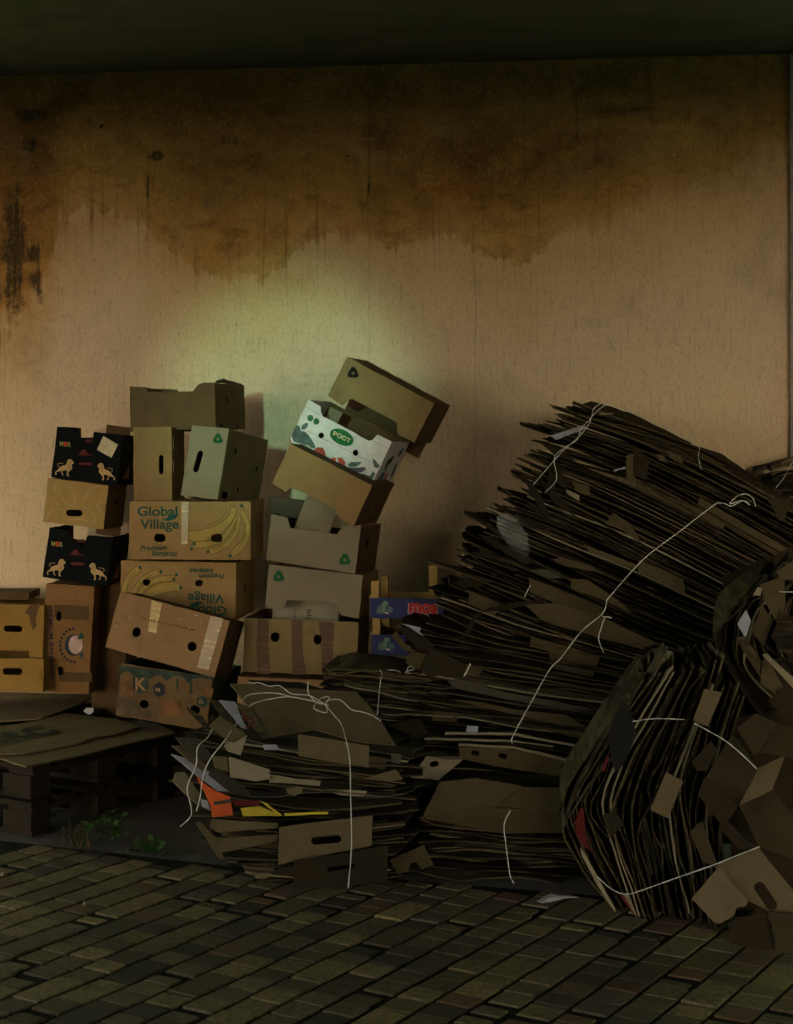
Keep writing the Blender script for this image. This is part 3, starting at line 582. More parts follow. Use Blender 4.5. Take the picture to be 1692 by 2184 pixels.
# ---- right leaning column
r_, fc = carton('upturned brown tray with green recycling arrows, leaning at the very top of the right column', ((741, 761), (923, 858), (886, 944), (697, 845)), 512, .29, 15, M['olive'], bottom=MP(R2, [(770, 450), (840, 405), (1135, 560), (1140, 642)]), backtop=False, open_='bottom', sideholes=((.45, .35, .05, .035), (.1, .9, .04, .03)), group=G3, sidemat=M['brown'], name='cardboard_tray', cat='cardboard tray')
fc.polys('recycling_symbol', recycle(*R2(847, 232), 10.5), M['inkblack'])
plate('back_flap', rect(0, 0, fc.W - .03, .085), [], .004, (Vector((fc.W / 2 - .015, fc.D / 2 - .006, -.083)), -X3, Z3), M['brown'], r_)
r_, fc = carton('white vegetable crate with a green oval badge, painted vegetables and two round holes', ((657.5, 852), (837, 941), (794, 1029), (615.4, 942.4)), 524, .29, 15, M['white'], top=MP(R2, [(632, 458), (634, 490), (645, 522), (800, 600), (950, 682), (975, 676), (995, 655), (1008, 643)]), open_='top', holes=((*R2(636, 648), 13, 13), (*R2(862, 762), 13, 13)), sideholes=((.45, .55, .06, .04),), group=G3, name='vegetable_crate', cat='vegetable crate', backtop=False, backmat=M['brown'])
fc.polys('printed_planks', strip(MP(ZP, [(230, 285), (415, 395)]), 1.2) + strip(MP(ZP, [(245, 600), (830, 890), (1180, 1060)]), 1.4) + strip(MP(ZP, [(1110, 735), (1300, 830)]), 1.2), M['lilac'])
fc.polys('printed_marrow', [MP(ZP, L) for L in ([(100, 525), (145, 540), (160, 600), (215, 610), (290, 690), (350, 800), (340, 840), (220, 790), (60, 740), (40, 660)], [(165, 575), (175, 530), (220, 495), (262, 500), (245, 550), (200, 590)], [(780, 1045), (820, 1010), (960, 1010), (940, 1040), (890, 1072), (800, 1072)], [(1105, 955), (1150, 1000), (1200, 1060), (1170, 1095), (1120, 1070)], [(1075, 1190), (1110, 1130), (1140, 1170), (1095, 1250), (990, 1190)])], M['leaf'])
fc.polys('printed_tomatoes', [MP(ZP, L) for L in ([(325, 860), (370, 815), (450, 820), (480, 880), (495, 950), (430, 930), (345, 890)], [(535, 990), (580, 945), (625, 960), (620, 1010), (580, 1005)], [(640, 955), (700, 950), (745, 1010), (740, 1080), (690, 1060), (650, 1000)], [(5, 680), (35, 740), (8, 745)])], M['tomato'])
fc.polys('printed_squash', [MP(ZP, [(180, 810), (220, 785), (270, 790), (310, 840), (310, 880), (260, 862)])], M['cream'])
fc.polys('printed_aubergine', [MP(ZP, [(740, 1085), (800, 1080), (900, 1085), (1005, 1075), (1020, 1110), (960, 1145), (880, 1140), (800, 1115)]), MP(ZP, [(900, 1170), (980, 1165), (1060, 1190), (1040, 1230)])], M['purple'])
fc.polys('green_seals', [ellipse(*ZP(285, 432), 6.3, 7), ellipse(*ZP(365, 476), 6.3, 7)], M['green']); fc.polys('seal_rings', strip(ellipse(*ZP(285, 432), 3.2, 3.6, 0, 12), .8, True) + strip(ellipse(*ZP(365, 476), 3.2, 3.6, 0, 12), .8, True), M['mint'])
fc.polys('green_oval', [ellipse(*ZP(700, 684), 27, 16, R(26))], M['green'])
fc.text('РОСТ', ZP(600, 598), ZP(825, 706), ZP(582, 655), M['cream'], .035)
d, h = fc.dd, fc.H
fc.side.polys('printed_leaves', [ellipse(d * .3, h * .45, .02, .03, .4, 12), ellipse(d * .75, h * .75, .03, .02, .4, 12), ellipse(d * .3, h * .12, .04, .03, .4, 12), ellipse(d * .85, h * .3, .02, .04, .4, 12)], M['leaf'], raw=True)
fc.side.polys('printed_tomatoes', [ellipse(d * .55, h * .16, .02, .015, .4, 12)], M['tomato'], raw=True)
plate('inner_flap', rect(0, 0, .06, .07), [], .004, (Vector((-fc.W / 2 + .06, -.02, fc.H * .62)), X3, Z3), M['grey'], r_)
r_, fc = carton('plain brown tray turned upside down under the white vegetable crate', ((617, 947), (794, 1031.5), (756, 1119), (579, 1034.7)), 534, .30, 17, M['tan'], bottom=MP(R2, [(400, 1020), (440, 992), (530, 1030), (735, 1132), (752, 1193)]), backtop=False, open_='bottom', sideholes=((.5, .35, .055, .04), (.25, .97, .02, .02), (.75, .97, .02, .02)), group=G3, sidemat=M['brown'], name='cardboard_tray', cat='cardboard tray')
r_, fc = carton('grey dipped tray with green recycling arrows at its lower right, holding loose flaps', ((576.5, 1098), (771, 1122), (758, 1222.5), (566, 1196)), 526, .30, 15, M['grey'], top=MP(R2, [(415, 1190), (432, 1256), (742, 1300), (782, 1236)]), open_='top', sideholes=((.42, .62, .055, .045),), group=G3, name='cardboard_tray', cat='cardboard tray', sidemat=M['brown'])
fc.polys('recycling_symbol', recycle(*R2(792, 1462), 11), M['green'])
r_, fc = carton('grey tray turned upside down with green recycling arrows at its upper left corner', ((573, 1204), (774, 1227), (766, 1316), (564, 1298.6)), 530, .29, 12, M['grey'], bottom=MP(R2, [(380, 1795), (418, 1728), (735, 1755), (765, 1832)]), open_='bottom', sideholes=(), group=G3, name='cardboard_tray', cat='cardboard tray', sidemat=M['olive'])
fc.polys('recycling_symbol', recycle(*R2(357, 1573), 10.5), M['green'])
r_, fc = carton('small pale box with a printed bar mark, half hidden under the upside down grey tray', ((582, 1262), (723, 1270), (723, 1334), (580.6, 1326)), 520, .2, 6, M['pale'], group=G3)
fc.polys('printed_marks', [rect(*ZT(905, 325), *ZT(912, 430))] + [rect(*ZT(1040, 335 + i * 26), *ZT(1085 - (i % 2) * 18, 350 + i * 26)) for i in range(4)], M['hexblue'])
r_, fc = carton('large olive carton bound with three brown tape strips, under the grey trays', ((517, 1315.6), (763, 1329), (763, 1437), (521, 1437)), 534, .36, 6, M['olive'], holes=((*ZT(702, 624), 19, 21), (*ZT(1150, 650), 17, 21)), sideholes=((.5, .55, .05, .035),), open_='top', group=G3, sidemat=M['brown'])
for L in ([(515, 432), (640, 440), (630, 700), (655, 1015), (512, 1010), (508, 760)], [(873, 445), (995, 450), (992, 700), (1000, 820), (1030, 1020), (885, 1020)], [(1165, 462), (1325, 470), (1312, 700), (1308, 990), (1200, 1010), (1185, 700)]):
    fc.polys('tape_strip', [MP(ZT, L)], M['tape'])
r_, fc = carton('plain tan base carton, pale rim showing between the taped carton and the front bundle', ((503, 1439), (752, 1458), (752, 1684), (503, 1684)), 538, .34, 3, M['peach'], group=G3)
# ------------------------------------------------------------------ panels cut out in real planes
def panel(name, pts, s, yaw, pitch, mat, parent=None, holes=(), t=.005, org=None, amp=.0012, bend=.0):
    cx = sum(p[0] for p in pts) / len(pts); cy = sum(p[1] for p in pts) / len(pts); c = P(cx, cy, s)
    rot = Matrix.Rotation(R(-yaw), 3, 'Z') @ Matrix.Rotation(R(pitch), 3, 'X'); u, v = rot @ X3, rot @ Z3; n = u.cross(v)
    def uv(p):
        dr = ray(*p); q = EYEV + dr * ((c - EYEV).dot(n) / dr.dot(n)) - c; return (q.dot(u), q.dot(v))
    o2 = [uv(p) for p in pts]
    area = sum(o2[i - 1][0] * o2[i][1] - o2[i][0] * o2[i - 1][1] for i in range(len(o2)))
    if area < 0: o2.reverse()
    hs = [slot(*uv((h[0], h[1])), h[2] / s, h[3] / s, h[4] if len(h) > 4 else 0) for h in holes]
    if parent is not None: org = parent.matrix_world.translation
    o = plate(name, o2, hs, t, (c - (org if org is not None else Vector((0, 0, 0))), u, v), mat, parent, amp, bend)
    if org is not None and parent is None: o.location = org
    return o
tag(panel('loose_flap', MP(R2, [(300, 1050), (535, 1075), (520, 1200), (300, 1170)]), 516, 8, 10, M['sheetgrey'], org=P(612, 1104, 516)), 'grey card piece lying inside the dipped grey tray', 'card piece')
tag(panel('loose_flap', MP(R2, [(542, 1040), (742, 1130), (690, 1292), (455, 1262)]), 522, 10, 14, M['grey'], org=P(670, 1130, 522)), 'pale olive card piece standing up from the dipped grey tray', 'card piece')

# ------------------------------------------------------------------ wooden crates beside the leaning column
def wooden_crate(label, y0, dx):
    s = 545; root = empty('wooden_crate', P(792 + dx, y0 + 43, s)); bpy.context.view_layer.update(); tag(root, label, 'wooden crate', 'slatted wooden crates beside the leaning boxes')
    W, D, h = .46, .28, .079; ph = .146; rot = Matrix.Rotation(R(-8), 3, 'Z'); u, v = rot @ X3, rot @ Y3
    for (a, c) in ((0, 0), (W - .03, 0), (0, D - .03), (W - .03, D - .03)):
        m = MB(); m.box(u * a + v * c + Z3 * .002, u * .03, v * .03, Z3 * (ph - .004)); m.done('corner_post', M['crate'], root)
    m = MB(); m.box(u * -.004 - v * .007, u * (W + .008), v * .0055, Z3 * h); fp = m.done('front_board', M['blue'], root)
    m = MB(); m.box(v * (D + .001), u * W, v * .006, Z3 * h); m.done('back_board', M['crate'], root)
    for a in (-.007, W + .001):
        m = MB(); m.box(u * a, u * .0055, v * D, Z3 * (h + .01)); m.done('side_board', M['crate'], root)
    m = MB()
    for k in range(4): m.box(u * .002 + v * (.002 + k * .077), u * (W - .004), v * .06, Z3 * .0018 - Z3 * 0)
    m.done('floor_slats', M['crate'], root)
    fc = Face(root, fp, -v * .007 - u * .004, u, Z3); sh = lambda x, y: (ZC(x, y)[0] + dx, ZC(x, y)[1] + y0 - 1275)
    fc.polys('printed_marrows', [[sh(*p) for p in L] for L in ([(300, 660), (330, 590), (400, 540), (395, 640), (380, 690), (320, 680)], [(440, 640), (470, 580), (520, 600), (530, 650), (500, 675)])], M['leaf'])
    fc.polys('printed_marrow', [[sh(*p) for p in L] for L in ([(400, 520), (440, 515), (440, 600), (420, 680), (370, 670)], [(440, 520), (470, 540), (455, 600)])], M['mint'])
    fc.polys('printed_slice', [[sh(*p) for p in ((420, 665), (450, 655), (485, 690), (430, 685))]], M['pinkwhite'])
    fc.text('mos', sh(728, 533), sh(1130, 545), sh(722, 690), M['lilac'], .075); fc.text('mos', sh(738, 542), sh(1120, 552), sh(734, 682), M['red'], .05)
    fc.polys('small_print_line', strip([sh(840, 705), sh(1150, 715)], 1.2), M['lilac'])
    return root, u, v
for lab, y0, dx in (('top slatted wooden crate with blue front board and red lettering', 1275, 0), ('second slatted wooden crate with blue front board, directly under the top one', 1353, 3), ('third wooden crate from the top, only its corner post showing above the small bundle', 1431, 0)):
    wr, u, v = wooden_crate(lab, y0, dx)
    if y0 == 1275:
        m = MB(); m.box(u * .19 + v * .31 + Z3 * .03, u * .035, v * .02, Z3 * .155); m.done('corner_post', M['crate'], wr)
        m = MB(); m.box(u * .2 + v * .298 + Z3 * .066, u * .13, v * .0024, Z3 * .02); m.done('yellow_label', M['yellow'], wr)
m = MB(); m.box(Vector((-.098, 6.22, .002)), X3 * .44, Y3 * .28, Z3 * (P(792, 1474, 545).z - .004)); 
tag(m.done('base_carton', M['brown']), 'brown carton on the ground carrying the wooden crates, behind the small tied bundle', 'cardboard box')

# ------------------------------------------------------------------ bundles of flattened cardboard
def sheet(root, prof, depth, t, r, mat, name='cardboard_sheet', k=4, wob=.006, ragged=.02):
    """one flattened box: front edge profile (3-D), swept back by depth"""
    org = root.matrix_world.translation
    pf = []
    for i in range(len(prof) - 1):
        for j in range(4): pf.append(prof[i].lerp(prof[i + 1], j / 4))
    pf.append(prof[-1])
    for _ in range(2): pf = [pf[0]] + [(pf[i - 1] + pf[i] * 2 + pf[i + 1]) / 4 for i in range(1, len(pf) - 1)] + [pf[-1]]
    m = len(pf); vs = []; ph = r.uniform(0, 9); nr = []
    for i in range(m):
        tg = (pf[min(i + 1, m - 1)] - pf[max(i - 1, 0)]).normalized(); nr.append(tg.cross(depth).normalized())
    e0 = [r.uniform(-ragged, ragged) for _ in range(k + 1)]; e1 = [r.uniform(-ragged, ragged) for _ in range(k + 1)]
    t0 = (pf[1] - pf[0]).normalized(); t1 = (pf[-1] - pf[-2]).normalized()
    for side in (0, 1):
        for j in range(k + 1):
            for i in range(m):
                p = pf[i] + depth * (j / k) + nr[i] * (wob * mnoise.noise(Vector((i * .33 + ph, j * .6, ph))) - (t if side else 0))
                if j == 0: p += depth.normalized() * (.004 * mnoise.noise(Vector((i * .9, ph, 2.))))
                if i == 0: p += t0 * e0[j]
                if i == m - 1: p += t1 * e1[j]
                vs.append(p - org)
    n1 = (k + 1) * m; fs = []
    for j in range(k):
        for i in range(m - 1):
            a = j * m + i; fs.append([a, a + 1, a + m + 1, a + m]); fs.append([n1 + a, n1 + a + m, n1 + a + m + 1, n1 + a + 1])
    for i in range(m - 1): fs.append([i, n1 + i, n1 + i + 1, i + 1]); q = k * m + i; fs.append([q, q + 1, n1 + q + 1, n1 + q])
    for j in range(k): a = j * m; fs.append([a, a + m, n1 + a + m, n1 + a]); a += m - 1; fs.append([a, n1 + a, n1 + a + m, a + m])
    return mesh(name, vs, fs, mat, root)
def bundle(label, base, stations, n, depth, seed, jit=.035, t=(.004, .007), group='tied bundles of flattened cardboard', tilt=.007, flaps=.1, dj=.10, ragged=.03, pale=.06, wob=.012):
    """stations: (profile of survey points, s) from the first to the last sheet of the pile"""
    r = random.Random(seed); root = empty('cardboard_bundle', base); bpy.context.view_layer.update(); tag(root, label, 'cardboard bundle', group)
    st = [[P(x, y, s) for x, y in pr] for pr, s in stations]
    for i in range(n):
        a = (i + r.uniform(-.25, .25)) / (n - 1) * (len(st) - 1); a = min(max(a, 0), len(st) - 1.0001); j = int(a); f = a - j
        pr = [p.lerp(q, f) for p, q in zip(st[j], st[j + 1])]
        d = depth.copy(); dn = d.normalized(); off = dn * r.uniform(-dj * .3, dj); tg = (pr[-1] - pr[0]).normalized()
        L = (pr[-1] - pr[0]).length
        sl = r.gauss(0, jit); sr = r.gauss(0, jit)
        if r.random() < .2: sl += r.uniform(0, .25) * L
        if r.random() < .2: sr -= r.uniform(0, .25) * L
        nn = tg.cross(dn)
        pr = [p + off + tg * (sl + (sr - sl) * q / (len(pr) - 1)) + nn * r.gauss(0, tilt) for q, p in enumerate(pr)]
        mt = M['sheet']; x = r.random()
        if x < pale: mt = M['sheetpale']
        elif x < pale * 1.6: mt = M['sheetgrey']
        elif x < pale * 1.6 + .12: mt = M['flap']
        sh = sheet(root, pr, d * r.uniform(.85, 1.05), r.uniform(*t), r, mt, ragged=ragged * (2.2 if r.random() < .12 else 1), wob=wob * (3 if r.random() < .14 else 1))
        if r.random() < flaps:
            # a flap folded down along the front edge
            f0 = r.uniform(0, .6); f1 = min(1, f0 + r.uniform(.15, .4)); h = r.uniform(.025, .07)
            q0 = pr[0].lerp(pr[-1], f0) if len(pr) == 2 else pr[min(int(f0 * (len(pr) - 1)), len(pr) - 2)].lerp(pr[min(int(f0 * (len(pr) - 1)), len(pr) - 2) + 1], f0 * (len(pr) - 1) % 1)
            q1 = pr[0].lerp(pr[-1], f1) if len(pr) == 2 else pr[min(int(f1 * (len(pr) - 1)), len(pr) - 2)].lerp(pr[min(int(f1 * (len(pr) - 1)), len(pr) - 2) + 1], f1 * (len(pr) - 1) % 1)
            uu = (q1 - q0); l = uu.length; uu.normalize(); vv = (nn * -1 * (1 if nn.z > 0 else -1)) ; vv = (vv - uu * vv.dot(uu)).normalized()
            org = root.matrix_world.translation; fr_n = -dn
            uu2 = uu if uu.cross(-vv).dot(fr_n) > 0 else uu
            plate('flap', [(0, 0), (l, 0), (l - r.uniform(0, .02), -h), (r.uniform(0, .03), -h * r.uniform(.8, 1))], [], .004, (q0 - org - dn * .007, uu, -vv), M['flap'], root, .0015)
    return root
def string(root, pts, s, r=.0021):
    r *= .85
    return tube('string', [P(*p, s if not callable(s) else s(*p)) for p in pts], r, M['string'], root, root.matrix_world.translation)
VD = Vector((math.sin(TH), math.cos(TH), 0))
# ---- front bundle
def d3(x, y): return Vector((x, y, 0))
bs = 655
B1 = bundle('bulging front bundle with orange and yellow cards, loose white string', P(700, 1888, bs), [
    ([(555, 1882), (700, 1890), (835, 1878)], 665), ([(500, 1852), (690, 1862), (850, 1850)], 664), ([(455, 1800), (650, 1815), (868, 1790)], 662), ([(440, 1765), (650, 1768), (850, 1752)], 660),
    ([(392, 1690), (520, 1735), (700, 1735), (845, 1715)], 658)][:4], 26, VD * .5, 3, jit=.02, flaps=.12, ragged=.03, pale=.12)
def more(root, stations, n, depth, seed, jit, **k):
    tmp = bundle('x', root.location.copy(), stations, n, depth, seed, jit, **k)
    for c in list(tmp.children): c.parent = root
    bpy.data.objects.remove(tmp)
more(B1, [([(440, 1762), (650, 1768), (850, 1752)], 658), ([(400, 1690), (560, 1728), (720, 1726), (850, 1712)][::1][:1] + [(640, 1730), (850, 1714)], 656), ([(385, 1640), (640, 1672), (855, 1690)], 654), ([(390, 1590), (640, 1635), (858, 1650)], 652), ([(440, 1560), (640, 1590), (850, 1610)], 646)], 34, VD * .48, 4, .022, flaps=.1, ragged=.03, pale=.14)
# fanned left end: boards tipped up
for i, (pts, yw, pt, mt) in enumerate((
    ([(375, 1572), (415, 1575), (455, 1612), (450, 1625), (408, 1612)], -35, -38, 'sheetgrey'), ([(366, 1590), (392, 1590), (440, 1632), (434, 1645)], -35, -35, 'paleflap'),
    (MP(R5, [(65, 655), (150, 680), (300, 770), (430, 872), (340, 868), (190, 760)]), -30, -38, 'bluegrey'), (MP(R5, [(90, 765), (140, 760), (240, 900), (235, 960), (170, 910), (75, 815)]), -40, -30, 'sheetpale'),
    (MP(R5, [(170, 700), (320, 720), (520, 870), (535, 905), (420, 880)]), -25, -40, 'sheetgrey'), (MP(R5, [(345, 338), (440, 350), (470, 440), (512, 505), (478, 500), (420, 430)]), -25, -38, 'bluegrey'),
    (MP(R5, [(440, 350), (520, 380), (630, 560), (600, 560), (510, 460)]), -25, -35, 'sheet'), (MP(R5, [(290, 335), (345, 350), (520, 560), (470, 520), (360, 430)]), -25, -38, 'sheet'),
    (MP(R5, [(530, 370), (600, 470), (650, 560), (610, 545), (560, 470)]), -25, -38, 'sheetgrey'), (MP(R5, [(150, 375), (250, 440), (330, 540), (260, 500), (180, 420)]), -25, -38, 'sheet'))):
    panel('bent_board', pts, 668 - i * .8, yw, pt, M[mt], B1, t=.005, bend=.003)
panel('folded_flap', MP(R5, [(345, 432), (508, 545), (440, 585), (400, 575), (285, 488)]), 674, -18, -30, M['paleflap'], B1)
panel('folded_flap', MP(R5, [(508, 545), (468, 662), (395, 640), (370, 600), (440, 585)]), 675, 20, -5, M['sheetpale'], B1)
panel('top_board', [(491, 1457), (560, 1462), (680, 1487), (670, 1553), (577, 1568), (525, 1500)], 628, -2, -70, M['paleflap'], B1, t=.006, bend=.004)
panel('top_board', [(560, 1461), (660, 1470), (760, 1478), (812, 1533), (843, 1588), (757, 1578), (668, 1553), (640, 1500)], 634, 6, -66, M['paleflap'], B1, t=.006, bend=.005)
panel('top_board', [(530, 1450), (640, 1455), (755, 1487), (700, 1500), (560, 1480)], 590, 0, -72, M['dkbrown'], B1, t=.006)
panel('front_flap', MP(R5, [(805, 540), (1015, 570), (1225, 608), (1220, 735), (1010, 702), (810, 665)]), 672, 3, -6, M['paleflap'], B1, bend=.002)
panel('front_flap', MP(R5, [(400, 670), (640, 745), (640, 800), (560, 815), (410, 790)]), 670, -10, -20, M['sheetpale'], B1)
panel('front_flap', MP(R5, [(305, 665), (390, 670), (400, 760), (320, 735)]), 671, -25, -10, M['paleflap'], B1)
panel('front_flap', MP(R5, [(630, 770), (790, 800), (940, 815), (935, 840), (640, 820)]), 668, 0, -25, M['sheetpale'], B1)
panel('front_flap', MP(R5, [(300, 1035), (690, 1060), (690, 1085), (340, 1110), (290, 1080)]), 668, -6, -40, M['paleflap'], B1)
panel('front_flap', MP(R5, [(290, 1150), (690, 1125), (690, 1165), (360, 1230), (330, 1225)]), 668, -6, -35, M['paleflap'], B1)
panel('side_board', MP(R5, [(205, 1060), (235, 1050), (330, 1150), (375, 1270), (340, 1265), (270, 1150)]), 672, -35, 10, M['paleflap'], B1)
panel('front_flap', MP(R5, [(695, 1085), (950, 1050), (1245, 1015), (1240, 1192), (780, 1282), (692, 1305)]), 674, 2, 2, M['paleflap'], B1, holes=((*R5(972, 1157), 64, 18, R(5)),), bend=.002)
panel('front_flap', MP(R5, [(780, 1282), (1335, 1190), (1330, 1402), (787, 1450)]), 678, 3, 8, M['dkbrown'], B1, holes=((*R5(1057, 1320), 60, 9, R(10)),), bend=.002)
panel('orange_card', MP(R5, [(205, 770), (250, 820), (320, 870), (410, 905), (425, 1012), (305, 1025), (295, 960)]), 679, -12, -8, M['orange'], B1, t=.002, bend=.003)
panel('tape_band', MP(R5, [(312, 935), (412, 918), (414, 938), (315, 953)]), 680, -12, -8, M['sheetgrey'], B1, t=.001)
panel('red_card', MP(R5, [(420, 925), (575, 925), (590, 965), (440, 958)]), 676, -6, -10, M['redcard'], B1, t=.002)
panel('yellow_card', MP(R5, [(468, 972), (580, 960), (690, 1005), (715, 1016), (485, 1020)]), 679, -4, -8, M['yellow'], B1, t=.002)
panel('yellow_card', MP(R5, [(580, 928), (625, 945), (715, 1015), (690, 1012)]), 680, -4, -8, M['yellow'], B1, t=.002)
panel('yellow_card', MP(R5, [(722, 1002), (850, 996), (985, 992), (980, 1006), (730, 1018)]), 678, -4, -8, M['yellow'], B1, t=.002)
panel('white_paper', MP(R5, [(235, 920), (275, 925), (300, 990), (245, 965)]), 677, -20, -5, M['bluegrey'], B1, t=.001)
panel('white_edge', MP(R5, [(960, 860), (1210, 872), (1205, 886), (1110, 880)]), 671, 0, 0, M['sheetpale'], B1)
panel('white_edge', MP(R5, [(1000, 880), (1190, 893), (1185, 905), (1060, 897)]), 671, 0, 0, M['sheetpale'], B1)
panel('torn_piece', MP(R5, [(735, 855), (840, 845), (830, 880), (785, 900), (745, 885)]), 672, 0, -20, M['paleflap'], B1)
panel('corner_flap', MP(R5, [(1190, 800), (1380, 745), (1420, 800), (1360, 815)]), 668, 10, -30, M['paleflap'], B1)
panel('corner_flap', MP(R5, [(1350, 650), (1410, 655), (1405, 715), (1355, 705)]), 668, 10, -5, M['sheetgrey'], B1)
panel('white_paper', MP(R5, [(600, 600), (680, 600), (700, 632), (610, 632)]), 668, 0, -5, M['bluegrey'], B1, t=.002)
panel('base_board', MP(R5, [(690, 1320), (780, 1315), (775, 1362), (695, 1365)]), 676, 0, 0, M['dkbrown'], B1)
panel('base_board', MP(R5, [(540, 1355), (640, 1350), (630, 1385), (560, 1385)]), 672, 0, 0, M['paleflap'], B1)
def bstr(pts, f=None): string(B1, MP(R5, pts), f or (lambda x, y: 640 + 48 * min(1, max(0, (y - 1470) / 130))))
bstr([(960, 360), (1020, 430), (1060, 480), (1090, 580), (1110, 700), (1115, 900), (1120, 1200), (1100, 1440)], lambda x, y: 640 + 48 * min(1, max(0, (y - 1495) / 85)))
bstr([(960, 360), (870, 340), (760, 320), (660, 330), (540, 362), (480, 430), (370, 585), (290, 690), (250, 790), (235, 900), (212, 990)])
bstr([(770, 322), (690, 300), (600, 298), (510, 312), (460, 370), (410, 408), (345, 440), (312, 492), (280, 555), (220, 615), (210, 720), (165, 825), (160, 880), (180, 960), (178, 1020), (118, 1080)])
bstr([(520, 235), (550, 240), (580, 238), (640, 258), (700, 256), (770, 302), (870, 312), (960, 360), (985, 372)])
bstr([(868, 230), (866, 290), (905, 345), (965, 362), (990, 322), (940, 330), (900, 385), (975, 412), (970, 350), (1010, 335), (1060, 342), (1120, 395), (1180, 408), (1240, 428), (1292, 462)])
tube('red_thread', [P(*R5(*p), 690) for p in ((475, 420), (500, 440), (490, 460), (530, 450), (548, 470), (500, 500))], .003, M['redcard'], B1, B1.location)
# ---- small tied bundle behind it
B2 = bundle('small flat tied bundle in front of the wooden crates, string bow on top', P(820, 1786, 592), [([(735, 1780), (820, 1784), (930, 1780)], 590), ([(740, 1640), (820, 1644), (930, 1640)], 590), ([(730, 1530), (820, 1536), (940, 1540)], 590), ([(700, 1462), (810, 1478), (945, 1500)], 590), ([(690, 1436), (760, 1428), (940, 1452)], 588)], 60, VD * .42, 11, jit=.02, flaps=.04, pale=.10)
panel('top_board', [(690, 1437), (757, 1422), (812, 1424), (945, 1448), (870, 1452), (760, 1433)], 580, 4, -76, M['flap'], B2)
string(B2, MP(R5, [(1285, 160), (1300, 190), (1292, 215), (1282, 300), (1270, 440)]), lambda x, y: 588 + 10 * min(1, max(0, (y - 1432) / 14)))
string(B2, MP(R5, [(1270, 160), (1310, 165), (1380, 165), (1430, 185), (1460, 140), (1500, 170), (1530, 210), (1440, 185), (1500, 185), (1590, 215), (1560, 222), (1480, 165), (1445, 175)]), 584)
# ---- low bundle on the ground in the centre right
B3 = bundle('low wide bundle on the paving with big bent flaps facing the front', P(1080, 1885, 655), [([(885, 1872), (1090, 1888), (1320, 1905)], 660), ([(890, 1820), (1090, 1826), (1320, 1842)], 656), ([(880, 1768), (1090, 1785), (1320, 1790)], 652), ([(900, 1745), (1090, 1752), (1320, 1755)], 646)], 30, VD * .5, 12, jit=.015, flaps=.02, pale=.04)
panel('bent_flap', MP(R6, [(330, 1150), (620, 1110), (930, 1098), (1300, 1115), (1290, 1252), (890, 1258), (600, 1200)]), 664, 0, -45, M['flap'], B3, bend=.004)
panel('bent_flap', MP(R6, [(465, 920), (700, 900), (1012, 952), (850, 1132), (610, 1130), (358, 1142)]), 655, -4, -40, M['flap'], B3, bend=.006)
panel('bent_flap', MP(R6, [(1012, 955), (1335, 965), (1242, 1122), (850, 1082)]), 657, 4, -42, M['flap'], B3, bend=.004)
string(B3, MP(R6, [(930, 1110), (890, 1200), (900, 1320), (915, 1440), (930, 1540), (955, 1590)]), 674)
more(B3, [([(900, 1738), (1090, 1742), (1320, 1745)], 640), ([(920, 1700), (1090, 1702), (1320, 1705)], 634), ([(930, 1672), (1090, 1668), (1320, 1680)], 628)], 14, VD * .45, 13, .02, flaps=0)
# ---- big leaning pile: lower, middle and upper bundles
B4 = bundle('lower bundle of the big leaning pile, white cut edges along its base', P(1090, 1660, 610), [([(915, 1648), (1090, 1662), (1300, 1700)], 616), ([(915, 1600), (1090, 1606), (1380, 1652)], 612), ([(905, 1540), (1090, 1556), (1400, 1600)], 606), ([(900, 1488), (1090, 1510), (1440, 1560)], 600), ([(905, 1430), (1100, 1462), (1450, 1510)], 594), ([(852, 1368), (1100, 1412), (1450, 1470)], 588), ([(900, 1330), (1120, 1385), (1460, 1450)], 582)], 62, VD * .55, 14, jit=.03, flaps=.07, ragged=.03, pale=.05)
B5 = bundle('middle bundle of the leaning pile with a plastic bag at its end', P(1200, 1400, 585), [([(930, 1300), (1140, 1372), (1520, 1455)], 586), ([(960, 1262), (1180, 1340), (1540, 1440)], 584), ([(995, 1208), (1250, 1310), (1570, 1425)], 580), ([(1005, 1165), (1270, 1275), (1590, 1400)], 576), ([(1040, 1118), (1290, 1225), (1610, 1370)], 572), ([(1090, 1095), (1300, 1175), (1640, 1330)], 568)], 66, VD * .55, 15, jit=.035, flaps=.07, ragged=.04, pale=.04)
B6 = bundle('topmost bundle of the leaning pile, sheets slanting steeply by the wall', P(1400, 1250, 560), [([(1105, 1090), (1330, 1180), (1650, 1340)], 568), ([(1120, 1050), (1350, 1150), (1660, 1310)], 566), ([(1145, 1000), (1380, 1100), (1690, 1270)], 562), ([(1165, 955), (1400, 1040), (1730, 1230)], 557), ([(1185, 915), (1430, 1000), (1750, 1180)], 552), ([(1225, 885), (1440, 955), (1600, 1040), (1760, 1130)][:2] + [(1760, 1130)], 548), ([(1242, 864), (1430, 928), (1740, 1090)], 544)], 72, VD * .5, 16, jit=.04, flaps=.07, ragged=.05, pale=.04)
panel('top_board', [(1240, 862), (1262, 855), (1345, 880), (1490, 952), (1540, 968), (1640, 1038), (1720, 1090), (1650, 1075), (1520, 1000), (1430, 945), (1320, 900)], 540, 2, -8, M['dkbrown'], B6)
panel('white_card', MP(R3, [(497, 325), (660, 275), (683, 287), (525, 348)]), 570, -10, -15, M['bluegrey'], B6, t=.002)
panel('white_card', MP(R3, [(735, 213), (808, 216), (805, 222), (745, 224)]), 562, 0, -25, M['sheetpale'], B6, t=.003)
panel('white_card', MP(R3, [(805, 495), (868, 478), (870, 490), (808, 503)]), 572, 0, -10, M['bluegrey'], B6, t=.002)
